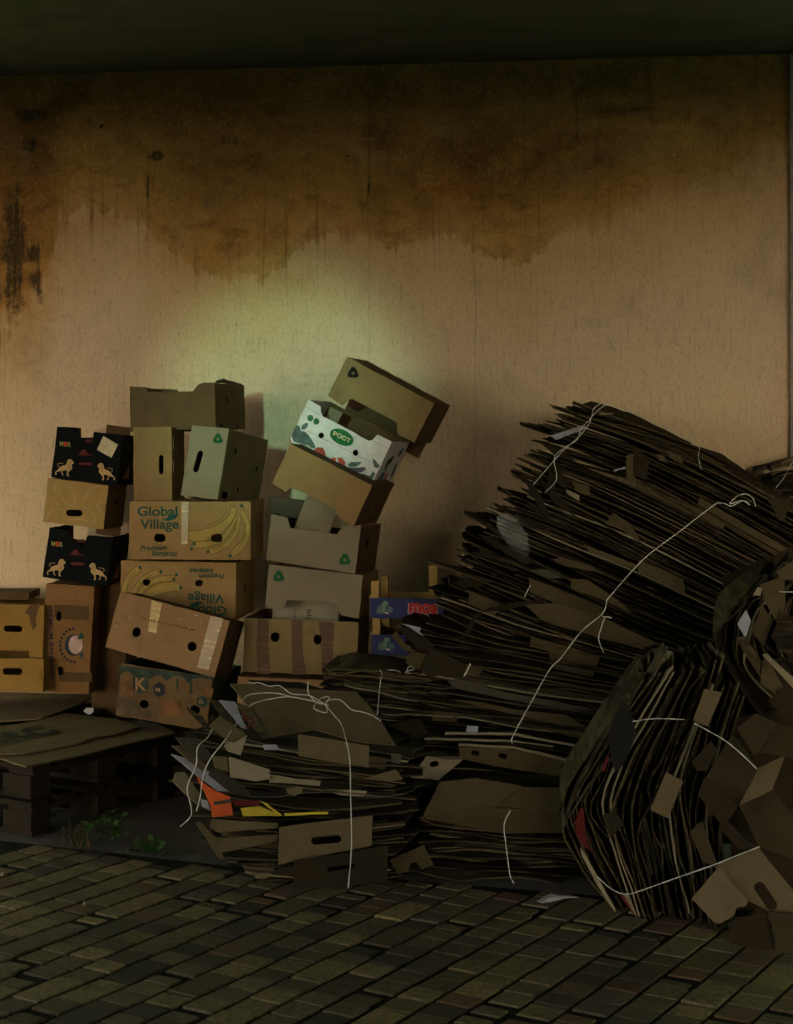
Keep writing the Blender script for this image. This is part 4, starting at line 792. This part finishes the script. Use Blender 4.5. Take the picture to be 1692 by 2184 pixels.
for pts, mt in (([(870, 425), (905, 415), (905, 520), (872, 530)], 'flap'), ([(905, 380), (985, 440), (970, 520), (990, 545), (905, 525)], 'dkbrown'), ([(850, 545), (910, 520), (920, 568)], 'flap'), ([(1075, 400), (1140, 425), (1150, 460), (1115, 450), (1080, 430)], 'flap'), ([(1015, 415), (1060, 425), (1070, 460), (1030, 450)], 'flap'), ([(600, 545), (690, 575), (690, 625), (625, 600)], 'flap'), ([(520, 480), (580, 540), (570, 590), (530, 560)], 'dkbrown'), ([(575, 590), (640, 620), (640, 650), (580, 612)], 'sheetpale')):
    panel('bent_flap', MP(R3, pts), 574, rng.uniform(-15, 15), rng.uniform(-20, 5), M[mt], B6, t=.004)
for pts in ([(352, 505), (440, 600), (500, 735), (450, 690)], [(440, 530), (560, 640), (620, 720), (520, 660)], [(435, 420), (520, 470), (600, 520), (500, 490)], [(460, 368), (560, 400), (640, 470), (520, 420)], [(500, 490), (525, 540), (520, 590), (470, 605)]):
    panel('corner_board', MP(R3, pts), 572, -20, -15, M['dkbrown'], B6, t=.006)
for pts, mt in (([(765, 760), (810, 705), (890, 760), (950, 860), (850, 790)], 'flap'), ([(930, 935), (1150, 1035), (1165, 1110), (1040, 1050), (930, 1000)], 'flap'), ([(500, 935), (560, 925), (700, 970), (760, 1005), (560, 965)], 'flap'), ([(600, 1032), (680, 1035), (820, 1130), (905, 1205), (740, 1130), (598, 1078)], 'flap'), ([(660, 860), (760, 900), (920, 960), (915, 985), (690, 900)], 'flap'), ([(240, 860), (330, 880), (420, 945), (380, 960), (270, 905)], 'dkbrown'), ([(400, 985), (480, 985), (560, 1030), (460, 1020)], 'sheetgrey')):
    panel('bent_flap', MP(R3, pts), 594, rng.uniform(-8, 8), rng.uniform(-20, 0), M[mt], B5, t=.005)
for pts in ([(120, 728), (200, 760), (260, 830), (220, 800)], [(160, 820), (220, 820), (300, 900), (230, 880)], [(110, 900), (190, 895), (250, 940), (160, 920)], [(330, 710), (400, 735), (520, 790), (400, 770)], [(410, 680), (450, 700), (540, 780), (470, 740)], [(20, 1048), (110, 1035), (180, 1060), (70, 1075)]):
    panel('corner_board', MP(R3, pts), 592, -15, -20, M['dkbrown'], B5, t=.006)
panel('bent_flap', MP(R3, [(370, 1155), (520, 1150), (760, 1225), (1030, 1350), (960, 1370), (640, 1290), (450, 1230)]), 606, 0, -25, M['flap'], B4, bend=.004)
panel('bent_flap', MP(R3, [(60, 1330), (120, 1210), (200, 1170), (370, 1140), (500, 1135), (380, 1165), (150, 1195), (100, 1300)]), 604, -10, -30, M['dkbrown'], B4)
panel('bent_flap', MP(ZC, [(700, 1340), (770, 1180), (985, 1215), (880, 1430)]), 604, -20, 5, M['flap'], B4)
panel('bent_flap', MP(ZC, [(890, 1430), (1030, 1130), (1500, 1360), (1450, 1500), (1180, 1480), (1020, 1540)]), 606, 5, -5, M['dkbrown'], B4)
panel('bent_flap', MP(ZC, [(515, 985), (560, 910), (720, 1120), (850, 1180), (690, 1180)]), 602, -15, -20, M['flap'], B4)
panel('bent_flap', MP(ZC, [(610, 870), (740, 860), (900, 960), (1090, 1110), (1010, 1190), (870, 1170), (740, 1020)]), 603, -10, -25, M['dkbrown'], B4)
panel('white_card', MP(ZC, [(640, 815), (760, 840), (900, 870), (880, 920), (930, 980), (850, 930), (760, 870)]), 604, -10, -30, M['bluegrey'], B4, t=.002)
panel('holed_board', MP(R6, [(590, 690), (900, 700), (1160, 750), (1440, 828), (1400, 905), (1000, 845), (600, 772)]), 626, 2, -3, M['flap'], B4, holes=((*R6(700, 732), 18, 10, R(-8)), (*R6(880, 750), 19, 11, R(-10)), (*R6(1292, 822), 19, 11, R(-14))))
for pts in ([(500, 590), (950, 597), (1380, 678), (1378, 695), (950, 612), (500, 610)], [(362, 628), (950, 645), (1215, 682), (1213, 692), (950, 658), (365, 645)], [(590, 668), (950, 685), (1200, 740), (1440, 805), (1430, 824), (1180, 755), (950, 702), (590, 684)]):
    panel('white_edge', MP(R6, pts), 630, 1, -8, M['sheetpale'], B4, t=.012)
panel('holed_flap', MP(R6, [(380, 750), (500, 770), (620, 772), (460, 908), (272, 892)]), 630, -5, -25, M['sheetpale'], B4, holes=((*R6(430, 802), 20, 12, R(12)),))
panel('torn_flap', MP(R6, [(130, 545), (250, 520), (330, 500), (370, 560), (390, 600), (330, 640), (270, 610)]), 624, -20, -10, M['dkbrown'], B4)
panel('bent_flap', MP(R6, [(550, 378), (760, 400), (930, 440), (1300, 480), (1430, 560), (1250, 545), (930, 470)]), 622, 2, -20, M['flap'], B4, bend=.003)
panel('bent_flap', MP(R6, [(520, 255), (640, 265), (900, 330), (1200, 385), (1500, 450), (1300, 440), (900, 375), (560, 300)]), 618, 2, -25, M['sheetgrey'], B4)
panel('white_card', MP(R6, [(645, 550), (722, 555), (715, 598), (640, 592)]), 628, 0, -3, M['bluegrey'], B4, t=.002)
panel('bent_flap', MP(R6, [(1100, 560), (1400, 590), (1430, 640), (1250, 600)]), 626, 0, -20, M['flap'], B4)
# plastic film caught on the middle bundle
def film_bag():
    r = random.Random(9); vs, fs = [], []; n, m = 14, 22; a0, a1 = Vector((*R3(255, 715), 0)), Vector((*R3(385, 915), 0))
    for i in range(n + 1):
        f = i / n; c = a0.lerp(a1, f); w = 22 * math.sin(math.pi * min(1, .08 + f * .95)) ** .6 + 3
        for k in range(m):
            a = 2 * math.pi * k / m; q = 1 + .4 * mnoise.noise(Vector((i * .5, math.cos(a) * 2, math.sin(a) * 2)))
            vs.append(P(c.x + w * .8 * math.cos(a) * q, c.y - w * .5 * math.cos(a) * q, 602) + Vector((0, .05 * math.sin(a) * q * w / 24, 0)))
    for i in range(n):
        for k in range(m): fs.append([i * m + k, i * m + (k + 1) % m, (i + 1) * m + (k + 1) % m, (i + 1) * m + k])
    org = vs[0].copy(); o = mesh('plastic_bag', [v - org for v in vs], fs, M['film'], None, True); o.location = org
    tag(o, 'crumpled clear plastic bag caught on the left end of the leaning pile', 'plastic bag')
film_bag()
string(B6, MP(R3, [(800, 175), (760, 180), (700, 235), (690, 265), (640, 330), (560, 400), (480, 490), (412, 570)]), 580, .0017)
string(B6, MP(R3, [(745, 168), (710, 195), (697, 240), (650, 290), (625, 350), (560, 390), (515, 440), (528, 540), (472, 605)]), 582, .0015)
string(B6, MP(R3, [(780, 172), (860, 205), (930, 215), (975, 245), (1000, 265), (1060, 275), (1140, 330), (1185, 330), (1190, 365), (1230, 385), (1225, 430), (1240, 495)]), 566, .0014)
string(B6, MP(RU, [(740, 665), (715, 590), (650, 550), (570, 570), (505, 640), (600, 610), (660, 620), (680, 650), (620, 612), (520, 660), (450, 632), (380, 632)]), 588, .002)
string(B5, [R3(1320, 655), R3(1240, 715), R3(1130, 800), R3(950, 940), R3(775, 1135)], 604, .0022)
string(B4, [R3(775, 1135), R3(755, 1200), R3(650, 1290), R3(548, 1422), R6(1190, 180), R6(1060, 410), R6(945, 625), R6(945, 665)], lambda x, y: 612 + 22 * min(1, max(0, (y - 1290) / 280)), .0022)
string(B4, MP(R3, [(750, 1215), (800, 1225), (768, 1220), (745, 1280), (735, 1330), (760, 1395)]), 618, .0019)
string(B5, MP(R3, [(400, 1062), (385, 1090), (370, 1122)]), 602, .002)
string(B4, MP(R6, [(668, 140), (650, 180), (625, 228)]), 615, .0022)
# ---- upright bundle at right: folded sheets standing on edge
VU = Vector((.10, .99, 0))
B7 = bundle('upright bundle at the front right, folded sheets standing on edge', P(1400, 1975, 720), [
    ([(1312, 1938), (1240, 1830), (1188, 1725), (1250, 1620), (1340, 1500)], 700), ([(1335, 1950), (1275, 1830), (1228, 1722), (1290, 1600), (1385, 1450)], 703), ([(1365, 1962), (1325, 1840), (1290, 1715), (1340, 1600), (1440, 1435)], 707),
    ([(1410, 1980), (1375, 1850), (1350, 1720), (1405, 1580), (1480, 1432)], 712), ([(1455, 1992), (1425, 1850), (1405, 1720), (1450, 1590), (1510, 1438)], 716), ([(1500, 2003), (1480, 1860), (1470, 1720), (1500, 1600), (1545, 1450)], 722), ([(1560, 2018), (1545, 1880), (1540, 1730), (1560, 1620), (1590, 1500)], 728)], 52, VU * .5, 17, jit=.02, flaps=0, tilt=.003, ragged=.025, pale=.03, dj=.07, wob=.010)
panel('red_card', MP(R7, [(182, 1312), (215, 1230), (235, 1225), (245, 1380), (262, 1460), (300, 1515), (230, 1450), (190, 1390)]), 724, 30, 5, M['redcard'], B7, t=.003)
panel('red_card', MP(R7, [(345, 1000), (392, 885), (390, 930), (360, 1000)]), 720, 20, 0, M['redcard'], B7, t=.003)
panel('red_card', MP(R7, [(455, 1760), (480, 1765), (545, 1875), (520, 1850)]), 736, 20, 0, M['redcard'], B7, t=.003)
panel('black_card', MP(R7, [(470, 572), (510, 590), (540, 680), (562, 765), (490, 950), (430, 1012), (400, 900), (390, 790), (420, 660)]), 726, 15, 0, M['blackcard'], B7, t=.003, bend=.004)
panel('pale_edge', MP(R7, [(212, 1470), (240, 1500), (320, 1650), (430, 1848), (432, 1870), (330, 1720), (225, 1520)]), 722, 15, 0, M['sheetpale'], B7, t=.006)
panel('pale_edge', MP(R7, [(470, 1755), (515, 1752), (545, 1880), (520, 1840)]), 734, 10, 0, M['sheetpale'], B7)
panel('tab', MP(R7, [(745, 1000), (852, 1060), (757, 1287), (648, 1237)]), 746, 12, -8, M['paleflap'], B7, bend=.003)
panel('tab', MP(R7, [(980, 488), (1092, 510), (1002, 722), (912, 680)]), 738, 12, -5, M['paleflap'], B7)
panel('tab', MP(R7, [(345, 1270), (430, 1240), (480, 1330), (400, 1410)]), 736, 25, 0, M['dkbrown'], B7)
for i, (pts, yw, pt, mt, hs) in enumerate((
    ([(1160, 760), (1310, 980), (1195, 1212), (990, 1040)], 35, 0, 'dkflap', ()), ([(1310, 980), (1482, 898), (1402, 1112), (1200, 1208)], -4, -12, 'paleflap', ()),
    ([(1200, 1212), (1400, 1112), (1480, 1220), (1570, 1300), (1570, 1560), (1320, 1462)], 30, 5, 'dkflap', ()),
    ([(1040, 1590), (1320, 1468), (1372, 1540), (1560, 1770), (1560, 1875), (1385, 1862), (1250, 1800), (1170, 1700)], 15, -3, 'paleflap', ((*R7(1360, 1770), 66, 25, R(-55)),)),
    ([(1070, 1590), (1250, 1800), (1240, 1830), (1180, 1840), (1165, 1890), (1075, 1942), (1040, 1930), (903, 1785)], 10, -6, 'paleflap', ()),
    ([(1130, 1940), (1180, 1900), (1280, 1890), (1300, 1870), (1372, 1872), (1422, 2112), (1290, 2100), (1145, 2060)], 12, 6, 'dkbrown', ()), ([(890, 1372), (962, 1308), (1062, 1580), (975, 1560)], 25, 0, 'dkflap', ()),
    ([(940, 1140), (985, 1030), (1190, 1210), (1150, 1280), (1090, 1330)], 30, 0, 'dkbrown', ()), ([(1330, 885), (1430, 700), (1560, 740), (1560, 915), (1390, 892)], 10, -15, 'dkflap', ()),
    ([(1070, 1350), (1105, 1280), (1240, 1420), (1310, 1465), (1200, 1480)], 25, 0, 'dkbrown', ()), ([(1385, 1862), (1560, 1880), (1560, 2140), (1430, 2110)], 8, 3, 'dkflap', ()), ([(900, 940), (1020, 810), (1055, 860), (1000, 1000), (930, 990)], 20, 0, 'dkbrown', ()),
    ([(1180, 730), (1300, 640), (1430, 700), (1320, 880), (1290, 900)], 20, -5, 'dkflap', ()))):
    panel('holed_board' if hs else 'side_board', MP(R7, pts), 752 + i * 1.5, yw, pt, M[mt], B7, holes=hs, t=.006, bend=.003)
for pts, sv in (([(1490, 1420), (1720, 1400), (1740, 1800), (1500, 1800)], 690), ([(1560, 1530), (1740, 1500), (1740, 2000), (1560, 1960)], 700), ([(1540, 1230), (1730, 1150), (1730, 1560), (1560, 1540)], 640)):
    panel('back_board', pts, sv, 8, 0, M['dkbrown'], B7, t=.006)
string(B7, MP(R7, [(538, 690), (640, 675), (740, 672), (860, 678)]), 745, .0018); string(B7, MP(R7, [(918, 700), (1010, 750), (1110, 808), (1210, 890), (1305, 982)]), 772, .0018)
string(B7, MP(R7, [(315, 1645), (400, 1720), (480, 1756), (560, 1745), (800, 1660), (1030, 1580), (1180, 1520), (1322, 1464)]), lambda x, y: 745 + 40 * (x - 1270) / 350, .0019)
# ---- bundle above it at the right edge
B8 = bundle('bent bundle at the right edge with a curled dark sheet and grey flaps', P(1650, 1550, 690), [([(1690, 1560), (1610, 1480), (1545, 1400), (1560, 1300), (1625, 1240)], 690), ([(1720, 1550), (1650, 1460), (1600, 1390), (1620, 1290), (1670, 1230)], 692), ([(1790, 1530), (1730, 1450), (1690, 1370), (1700, 1280), (1740, 1220)], 694)], 22, VU * .4, 18, jit=.02, flaps=0, tilt=.003, dj=.06)
sheet(B8, [P(*p, 705) for p in ((1640, 1545), (1571, 1463), (1524, 1385), (1526, 1345), (1590, 1288))], Vector((.12, .35, 0)), .005, random.Random(2), M['dkbrown'])
for i, (pts, yw, pt, mt) in enumerate((([(800, 1560), (900, 1700), (810, 1925), (695, 1800)], 15, 0, 'flap'), ([(775, 1370), (920, 1320), (1000, 1330), (1010, 1560), (940, 1720), (830, 1540)], 12, -5, 'flap'), ([(572, 1730), (650, 1600), (700, 1700), (650, 1860)], 20, 0, 'bluegrey'), ([(715, 1470), (760, 1390), (800, 1400), (780, 1470)], 0, -5, 'sheetpale'), ([(930, 1250), (1080, 1150), (1080, 1330), (960, 1320)], 10, -10, 'flap'),
        ([(990, 1580), (1080, 1680), (1080, 1900), (880, 1850), (930, 1740)], 15, 0, 'dkflap'), ([(570, 1850), (640, 1840), (740, 1990), (790, 2150), (700, 2080)], 25, 0, 'sheet'), ([(850, 600), (1062, 598), (1000, 790), (960, 800)], 0, -5, 'dkflap'))):
    panel('bent_flap', MP(RU, pts), 712 + i * 1.5 if i < 7 else 570, yw, pt, M[mt], B8)
for i, (pts, yw, pt, mt) in enumerate((([(1326, 460), (1352, 275), (1440, 430), (1520, 560), (1400, 500)], 20, 0, 'flap'), ([(1340, 275), (1365, 270), (1560, 440), (1560, 520)], 15, 0, 'sheetpale'), ([(1390, 165), (1450, 60), (1560, 20), (1560, 360)], 15, 0, 'sheet'), ([(1180, 170), (1330, 330), (1320, 400), (1250, 300)], 25, 0, 'dkflap'), ([(1470, 480), (1570, 520), (1570, 720), (1500, 690), (1380, 560)], 15, 0, 'dkbrown'))):
    panel('bent_flap', MP(R7, pts), 722 + i * 1.5, yw, pt, M[mt], B8)
string(B8, [RU(955, 1435), RU(1080, 1438)], 728, .002)
# ---- far stack at the right edge
B9 = bundle('far stack of dark sheets at the right edge, standing behind the leaning pile', P(1780, 1640, 505), [([(1660, 1640), (1780, 1640), (1950, 1630)], 508), ([(1657, 1530), (1780, 1530), (1950, 1520)], 508), ([(1655, 1420), (1780, 1420), (1950, 1410)], 508), ([(1655, 1300), (1780, 1300), (1950, 1290)], 508), ([(1650, 1190), (1780, 1190), (1950, 1180)], 508), ([(1648, 1085), (1780, 1080), (1950, 1068)], 508), ([(1642, 1030), (1780, 1012), (1950, 1000)], 508), ([(1640, 985), (1720, 972), (1950, 955)], 508)], 100, VD * .2, 19, jit=.012, flaps=0, t=(.010, .017), ragged=.02)
string(B9, MP(RU, [(1080, 250), (990, 410), (920, 500), (878, 600)]), 514, .0016)

# ------------------------------------------------------------------ loose pieces on the ground
tag(panel('cardboard_offcut', MP(R5, [(1345, 1275), (1480, 1215), (1545, 1188), (1602, 1305), (1532, 1326), (1500, 1290), (1462, 1290), (1455, 1335), (1392, 1358)]), 668, -8, -35, M['flap'], org=P(880, 1850, 668)), 'notched cardboard offcut leaning between the front bundle and the low wide bundle', 'cardboard offcut')
def crumple(name, pts, h, label, cat, mat, amp=.012):
    q = [G(*p) for p in pts]; c = sum(q, Vector()) / len(q); vs = [Vector((0, 0, h))]; n = len(q)
    ring = []
    for f in (.5, 1):
        for i, p in enumerate(q):
            v = (p - c) * f; v.z = h * (1 - f) + .003 + abs(mnoise.noise(Vector((i * 1.3, f * 3, 1)))) * amp; vs.append(v)
    fs = [[0, 1 + i, 1 + (i + 1) % n] for i in range(n)] + [[1 + i, 1 + n + i, 1 + n + (i + 1) % n, 1 + (i + 1) % n] for i in range(n)]
    o = mesh(name, vs, fs, mat); o.location = (c.x, c.y, .002); md = o.modifiers.new('thickness', 'SOLIDIFY'); md.thickness = .0012
    tag(o, label, cat)
crumple('paper_scrap', MP(R6, [(1105, 1715), (1160, 1690), (1260, 1690), (1330, 1682), (1382, 1695), (1290, 1705), (1200, 1722), (1140, 1730)]), .014, 'torn white paper scrap on the paving in front of the low wide bundle', 'paper scrap', M['paper'])
crumple('pebble', [(0, 1869), (6, 1865), (14, 1866), (14, 1870), (6, 1873)], .012, 'pale pebble on the paving at the far left edge', 'pebble', M['sheetpale'], .002)
crumple('pebble', [(176, 1932), (181, 1928), (187, 1930), (186, 1934), (179, 1936)], .014, 'pale pebble on the paving below the weeds', 'pebble', M['sheetpale'], .002)

# ------------------------------------------------------------------ pallets and what lies on them
def pallet(label, corner, u, v, L, Wd, z, seed, group='stacked wooden pallets'):
    """corner at ground, u along the long side L, v along the short side Wd; one pallet is .13 high"""
    r = random.Random(seed); root = empty('wooden_pallet', corner + Z3 * z); tag(root, label, 'wooden pallet', group)
    def bd(name, a, b, c, l, w, h):
        m = MB(); m.box(u * (a + r.uniform(-.006, .006)) + v * (b + r.uniform(-.004, .004)) + Z3 * c, u * l, v * w, Z3 * h); m.done(name, M['pallet'], root)
    for b in (0, (Wd - .1) / 2, Wd - .1): bd('bottom_board', 0, b, .002, L, .1, .018)
    for a in (0, (L - .14) / 2, L - .14):
        for b in (0, (Wd - .1) / 2, Wd - .1): bd('block', a, b, .021, .14, .1, .066)
    for a in (0, (L - .1) / 2, L - .12): bd('cross_board', a, .004, .088, .12, Wd - .008, .018)
    for k in range(6): bd('deck_board', 0, k * (Wd - .1) / 5, .107, L, .1 + r.uniform(-.02, .01), .018)
    return root
c0 = G(66, 1786); e = (G(374, 1563, .275) - G(60, 1636, .275)); e.z = 0; e.normalize(); lv = Vector((-e.y, e.x, 0))
pallet('lower wooden pallet on the ground at the front left', c0, lv, e, 1.2, .8, 0, 1); pallet('upper wooden pallet at the front left with cardboard sheets on it', c0 + lv * .01 + e * .012, lv, e, 1.2, .8, .13, 2)
u2, v2 = WU.copy(), Vector((WU.y * -1, WU.x, 0))
cb = Vector((-2.75, 6.78, 0))
pallet('lower wooden pallet against the wall under the left column', cb, u2, v2, 1.42, .60, 0, 3); pallet('upper wooden pallet against the wall carrying the left column', cb, u2, v2, 1.42, .60, .13, 4)
cm = P(262, 1690, 528); cm.z = 0; cm.y += .03
pallet('lower wooden pallet under the middle column of boxes', cm, u2, v2, .78, .5, 0, 5); pallet('upper wooden pallet under the middle column of boxes', cm, u2, v2, .78, .5, .135, 6)
def flat_sheet(label, pts, h, mat, rise=.0):
    q = [G(*p, h) for p in pts]; c = sum(q, Vector()) / len(q)
    o2 = [(p.x - c.x, p.y - c.y) for p in q]
    if sum(o2[i - 1][0] * o2[i][1] - o2[i][0] * o2[i - 1][1] for i in range(len(o2))) < 0: o2.reverse()
    o = plate('cardboard_sheet', o2, [], .006, (Vector((0, 0, 0)), X3, Y3), mat, None, .003, rise); o.location = c
    tag(o, label, 'cardboard sheet', 'cardboard sheets laid on the pallets'); return o, c
flat_sheet('lower cardboard sheet overhanging the edge of the front pallets', MP(ZG, [(-500, 900), (0, 1018), (230, 1090), (700, 985), (1540, 790), (1380, 715), (1200, 690), (400, 690), (-500, 780)]), .268, M['floorsheet'], .002)
s2, c2 = flat_sheet('cardboard sheet with thick dark lettering lying on top of the front pallets', MP(ZG, [(-450, 930), (0, 980), (200, 972), (480, 920), (700, 880), (860, 822), (1030, 800), (1220, 740), (1020, 668), (580, 622), (300, 690), (-450, 860)]), .278, M['floorsheet'], .002)
def sheet_text(st, o, c, TL, TR, BL, h, mat):
    a, b, d = G(*TL, h), G(*TR, h), G(*BL, h); vs, fs = text_tris(st, .03, 0)
    return mesh('printed_text', [d + (b - a) * x + (a - d) * y - c for x, y in vs], fs, mat, o)
sheet_text('KRC', s2, c2, ZG(-330, 840), ZG(350, 728), ZG(-130, 905), .2835, M['crayon'])
m_ = MB()
for a, b_ in (((20, 895), (440, 800)), ((-120, 905), (20, 895)), ((440, 800), (470, 770))): 
    for q in strip([(G(*ZG(*a), .2835) - c2)[:2], (G(*ZG(*b_), .2835) - c2)[:2]], .016): m_.poly([Vector((*p, .0055)) for p in q])
m_.done('printed_line', M['crayon'], s2)
flat_sheet('plain cardboard sheet on the rear pallets under the ochre crate and standing carton', MP(ZG, [(-500, 430), (860, 455), (690, 545), (360, 662), (0, 690), (-500, 700)]), .285, M['floorsheet'], .002)
tag(panel('paper_scrap', MP(ZG, [(735, 605), (760, 575), (820, 578), (822, 610), (790, 635), (760, 628)]), 500, 0, -25, M['paper'], t=.002, org=G(188, 1520, .29)), 'small crumpled white paper between the pallets left of the K carton', 'paper scrap')

# ------------------------------------------------------------------ weeds at the edge of the paving
def weed(label, x, y, n, hgt, spread, dry, seed):
    r = random.Random(seed); base = G(x, y); root = empty('weed', base); tag(root, label, 'weed', 'weeds growing along the paving edge')
    def blades(cnt, mat, name, leafy):
        m = MB()
        for k in range(cnt):
            a = r.uniform(0, 6.28); ln = r.uniform(.3, 1) * spread; h = hgt * r.uniform(.4, 1); p0 = Vector((r.gauss(0, spread * .25), r.gauss(0, spread * .2), 0)); dirv = Vector((math.cos(a), math.sin(a), 0)); sd = Vector((-dirv.y, dirv.x, 0))
            pts = [p0 + dirv * ln * t ** 1.6 + Z3 * h * (t - .25 * t * t) for t in (0, .3, .6, .85, 1)]; w = .0018 if leafy else .0028
            for i in range(4):
                w0, w1 = w * (1 - i * .22), w * (1 - (i + 1) * .22); m.poly([pts[i] - sd * w0, pts[i] + sd * w0, pts[i + 1] + sd * w1, pts[i + 1] - sd * w1], [(0, 1, 2), (0, 2, 3)])
            if leafy:
                for i in range(1, 5):
                    for sg in (-1, 1):
                        c = pts[i]; l = r.uniform(.014, .034); d = (sd * sg * r.uniform(.5, 1) + dirv * r.uniform(-.2, .7) + Z3 * r.uniform(-.1, .5)).normalized(); q = d.cross(Vector((r.gauss(0, .5), r.gauss(0, .5), 1))).normalized() * l * .36
                        m.poly([c, c + d * l * .4 + q, c + d * l, c + d * l * .4 - q], [(0, 1, 2), (0, 2, 3)])
        m.done(name, mat, root, fix=False)
    blades(n, M['weed'], 'leaves', True)
    if dry: blades(dry, M['dryweed'], 'dry_stalks', False)
    return root
weed('thin spiky weed at the foot of the pallets, leftmost of the four', 92, 1762, 4, .10, .07, 8, 1)
weed('bushy half dry weed with pale stalks, in front of the pallets', 168, 1806, 6, .13, .10, 30, 2)
weed('tall bright green weed standing apart on the bare apron', 250, 1792, 9, .17, .06, 0, 3)
weed('low dark green weed creeping along the paving edge towards the front bundle', 312, 1820, 11, .05, .10, 2, 4)

# ------------------------------------------------------------------ added unseen walls that shape the incoming light
def block(name, x0, x1, y0, y1, z0, z1, label, cat):
    m = MB(); m.box(Vector((x0, y0, z0)), X3 * (x1 - x0), Y3 * (y1 - y0), Z3 * (z1 - z0)); tag(m.done(name, M['pier']), label, cat)
SC = plate('sun_mask_wall', rect(-4.1, 0, 1.1, CEIL - .012), [list(reversed(rect(-2.31, 2.16, -1.93, 2.54)))], .3, (Vector((0, -2.2, 0)), X3, Z3), M['pier'], None, 0)  # added mask, its opening cuts the sun down to a patch on the wall
tag(SC, 'added unseen screen behind the camera, its small opening shaping the sun glow', 'wall')
block('light_block_wall', 4.5, 5.0, -2.4, 6.9, 0, CEIL - .01, 'added unseen wall blocking light from the right side of the underpass', 'wall')  # added out of view to hold back light from the right

# ------------------------------------------------------------------ light, sky, camera
EL, AZ = 4.5, 10.0           # low evening sun from behind left
dirv = Vector((math.sin(R(AZ)) * math.cos(R(EL)), math.cos(R(AZ)) * math.cos(R(EL)), -math.sin(R(EL))))   # travel direction of the light
sun = bpy.data.lights.new('sun', 'SUN'); sun.energy = 2.2; sun.angle = R(7); sun.color = (.52, 1.0, .68)
so = bpy.data.objects.new('sun', sun); COL.objects.link(so); so.rotation_euler = dirv.to_track_quat('-Z', 'Y').to_euler()
w = bpy.data.worlds.new('World'); scene.world = w; w.use_nodes = True; nt = w.node_tree; bg = nt.nodes['Background']
sky = nt.nodes.new('ShaderNodeTexSky'); sky.sky_type = 'NISHITA'; sky.sun_disc = False; sky.sun_elevation = R(EL); sky.sun_rotation = math.atan2(-dirv.x, -dirv.y); sky.air_density = 1.0; sky.dust_density = 1.0; sky.ozone_density = 1.0
hs = nt.nodes.new('ShaderNodeHueSaturation'); hs.inputs['Saturation'].default_value = .62; nt.links.new(sky.outputs[0], hs.inputs['Color']); nt.links.new(hs.outputs[0], bg.inputs[0]); bg.inputs[1].default_value = .15
cam = bpy.data.cameras.new('camera'); co = bpy.data.objects.new('camera', cam); COL.objects.link(co); co.location = (0, 0, EYE); co.rotation_euler = (R(90), 0, 0)
cam.sensor_fit = 'VERTICAL'; cam.sensor_height = 36; cam.lens = 36 * F / 2184; cam.shift_y = -(1092 - YH) / 2184; cam.clip_end = 1000; cam.clip_start = .05
scene.camera = co
vs_ = scene.view_settings; vs_.view_transform = 'Standard'; vs_.look = 'None'; vs_.exposure = 2.1; vs_.gamma = 1
scene.cycles.use_denoising = True; scene.cycles.max_bounces = 8; scene.cycles.diffuse_bounces = 2
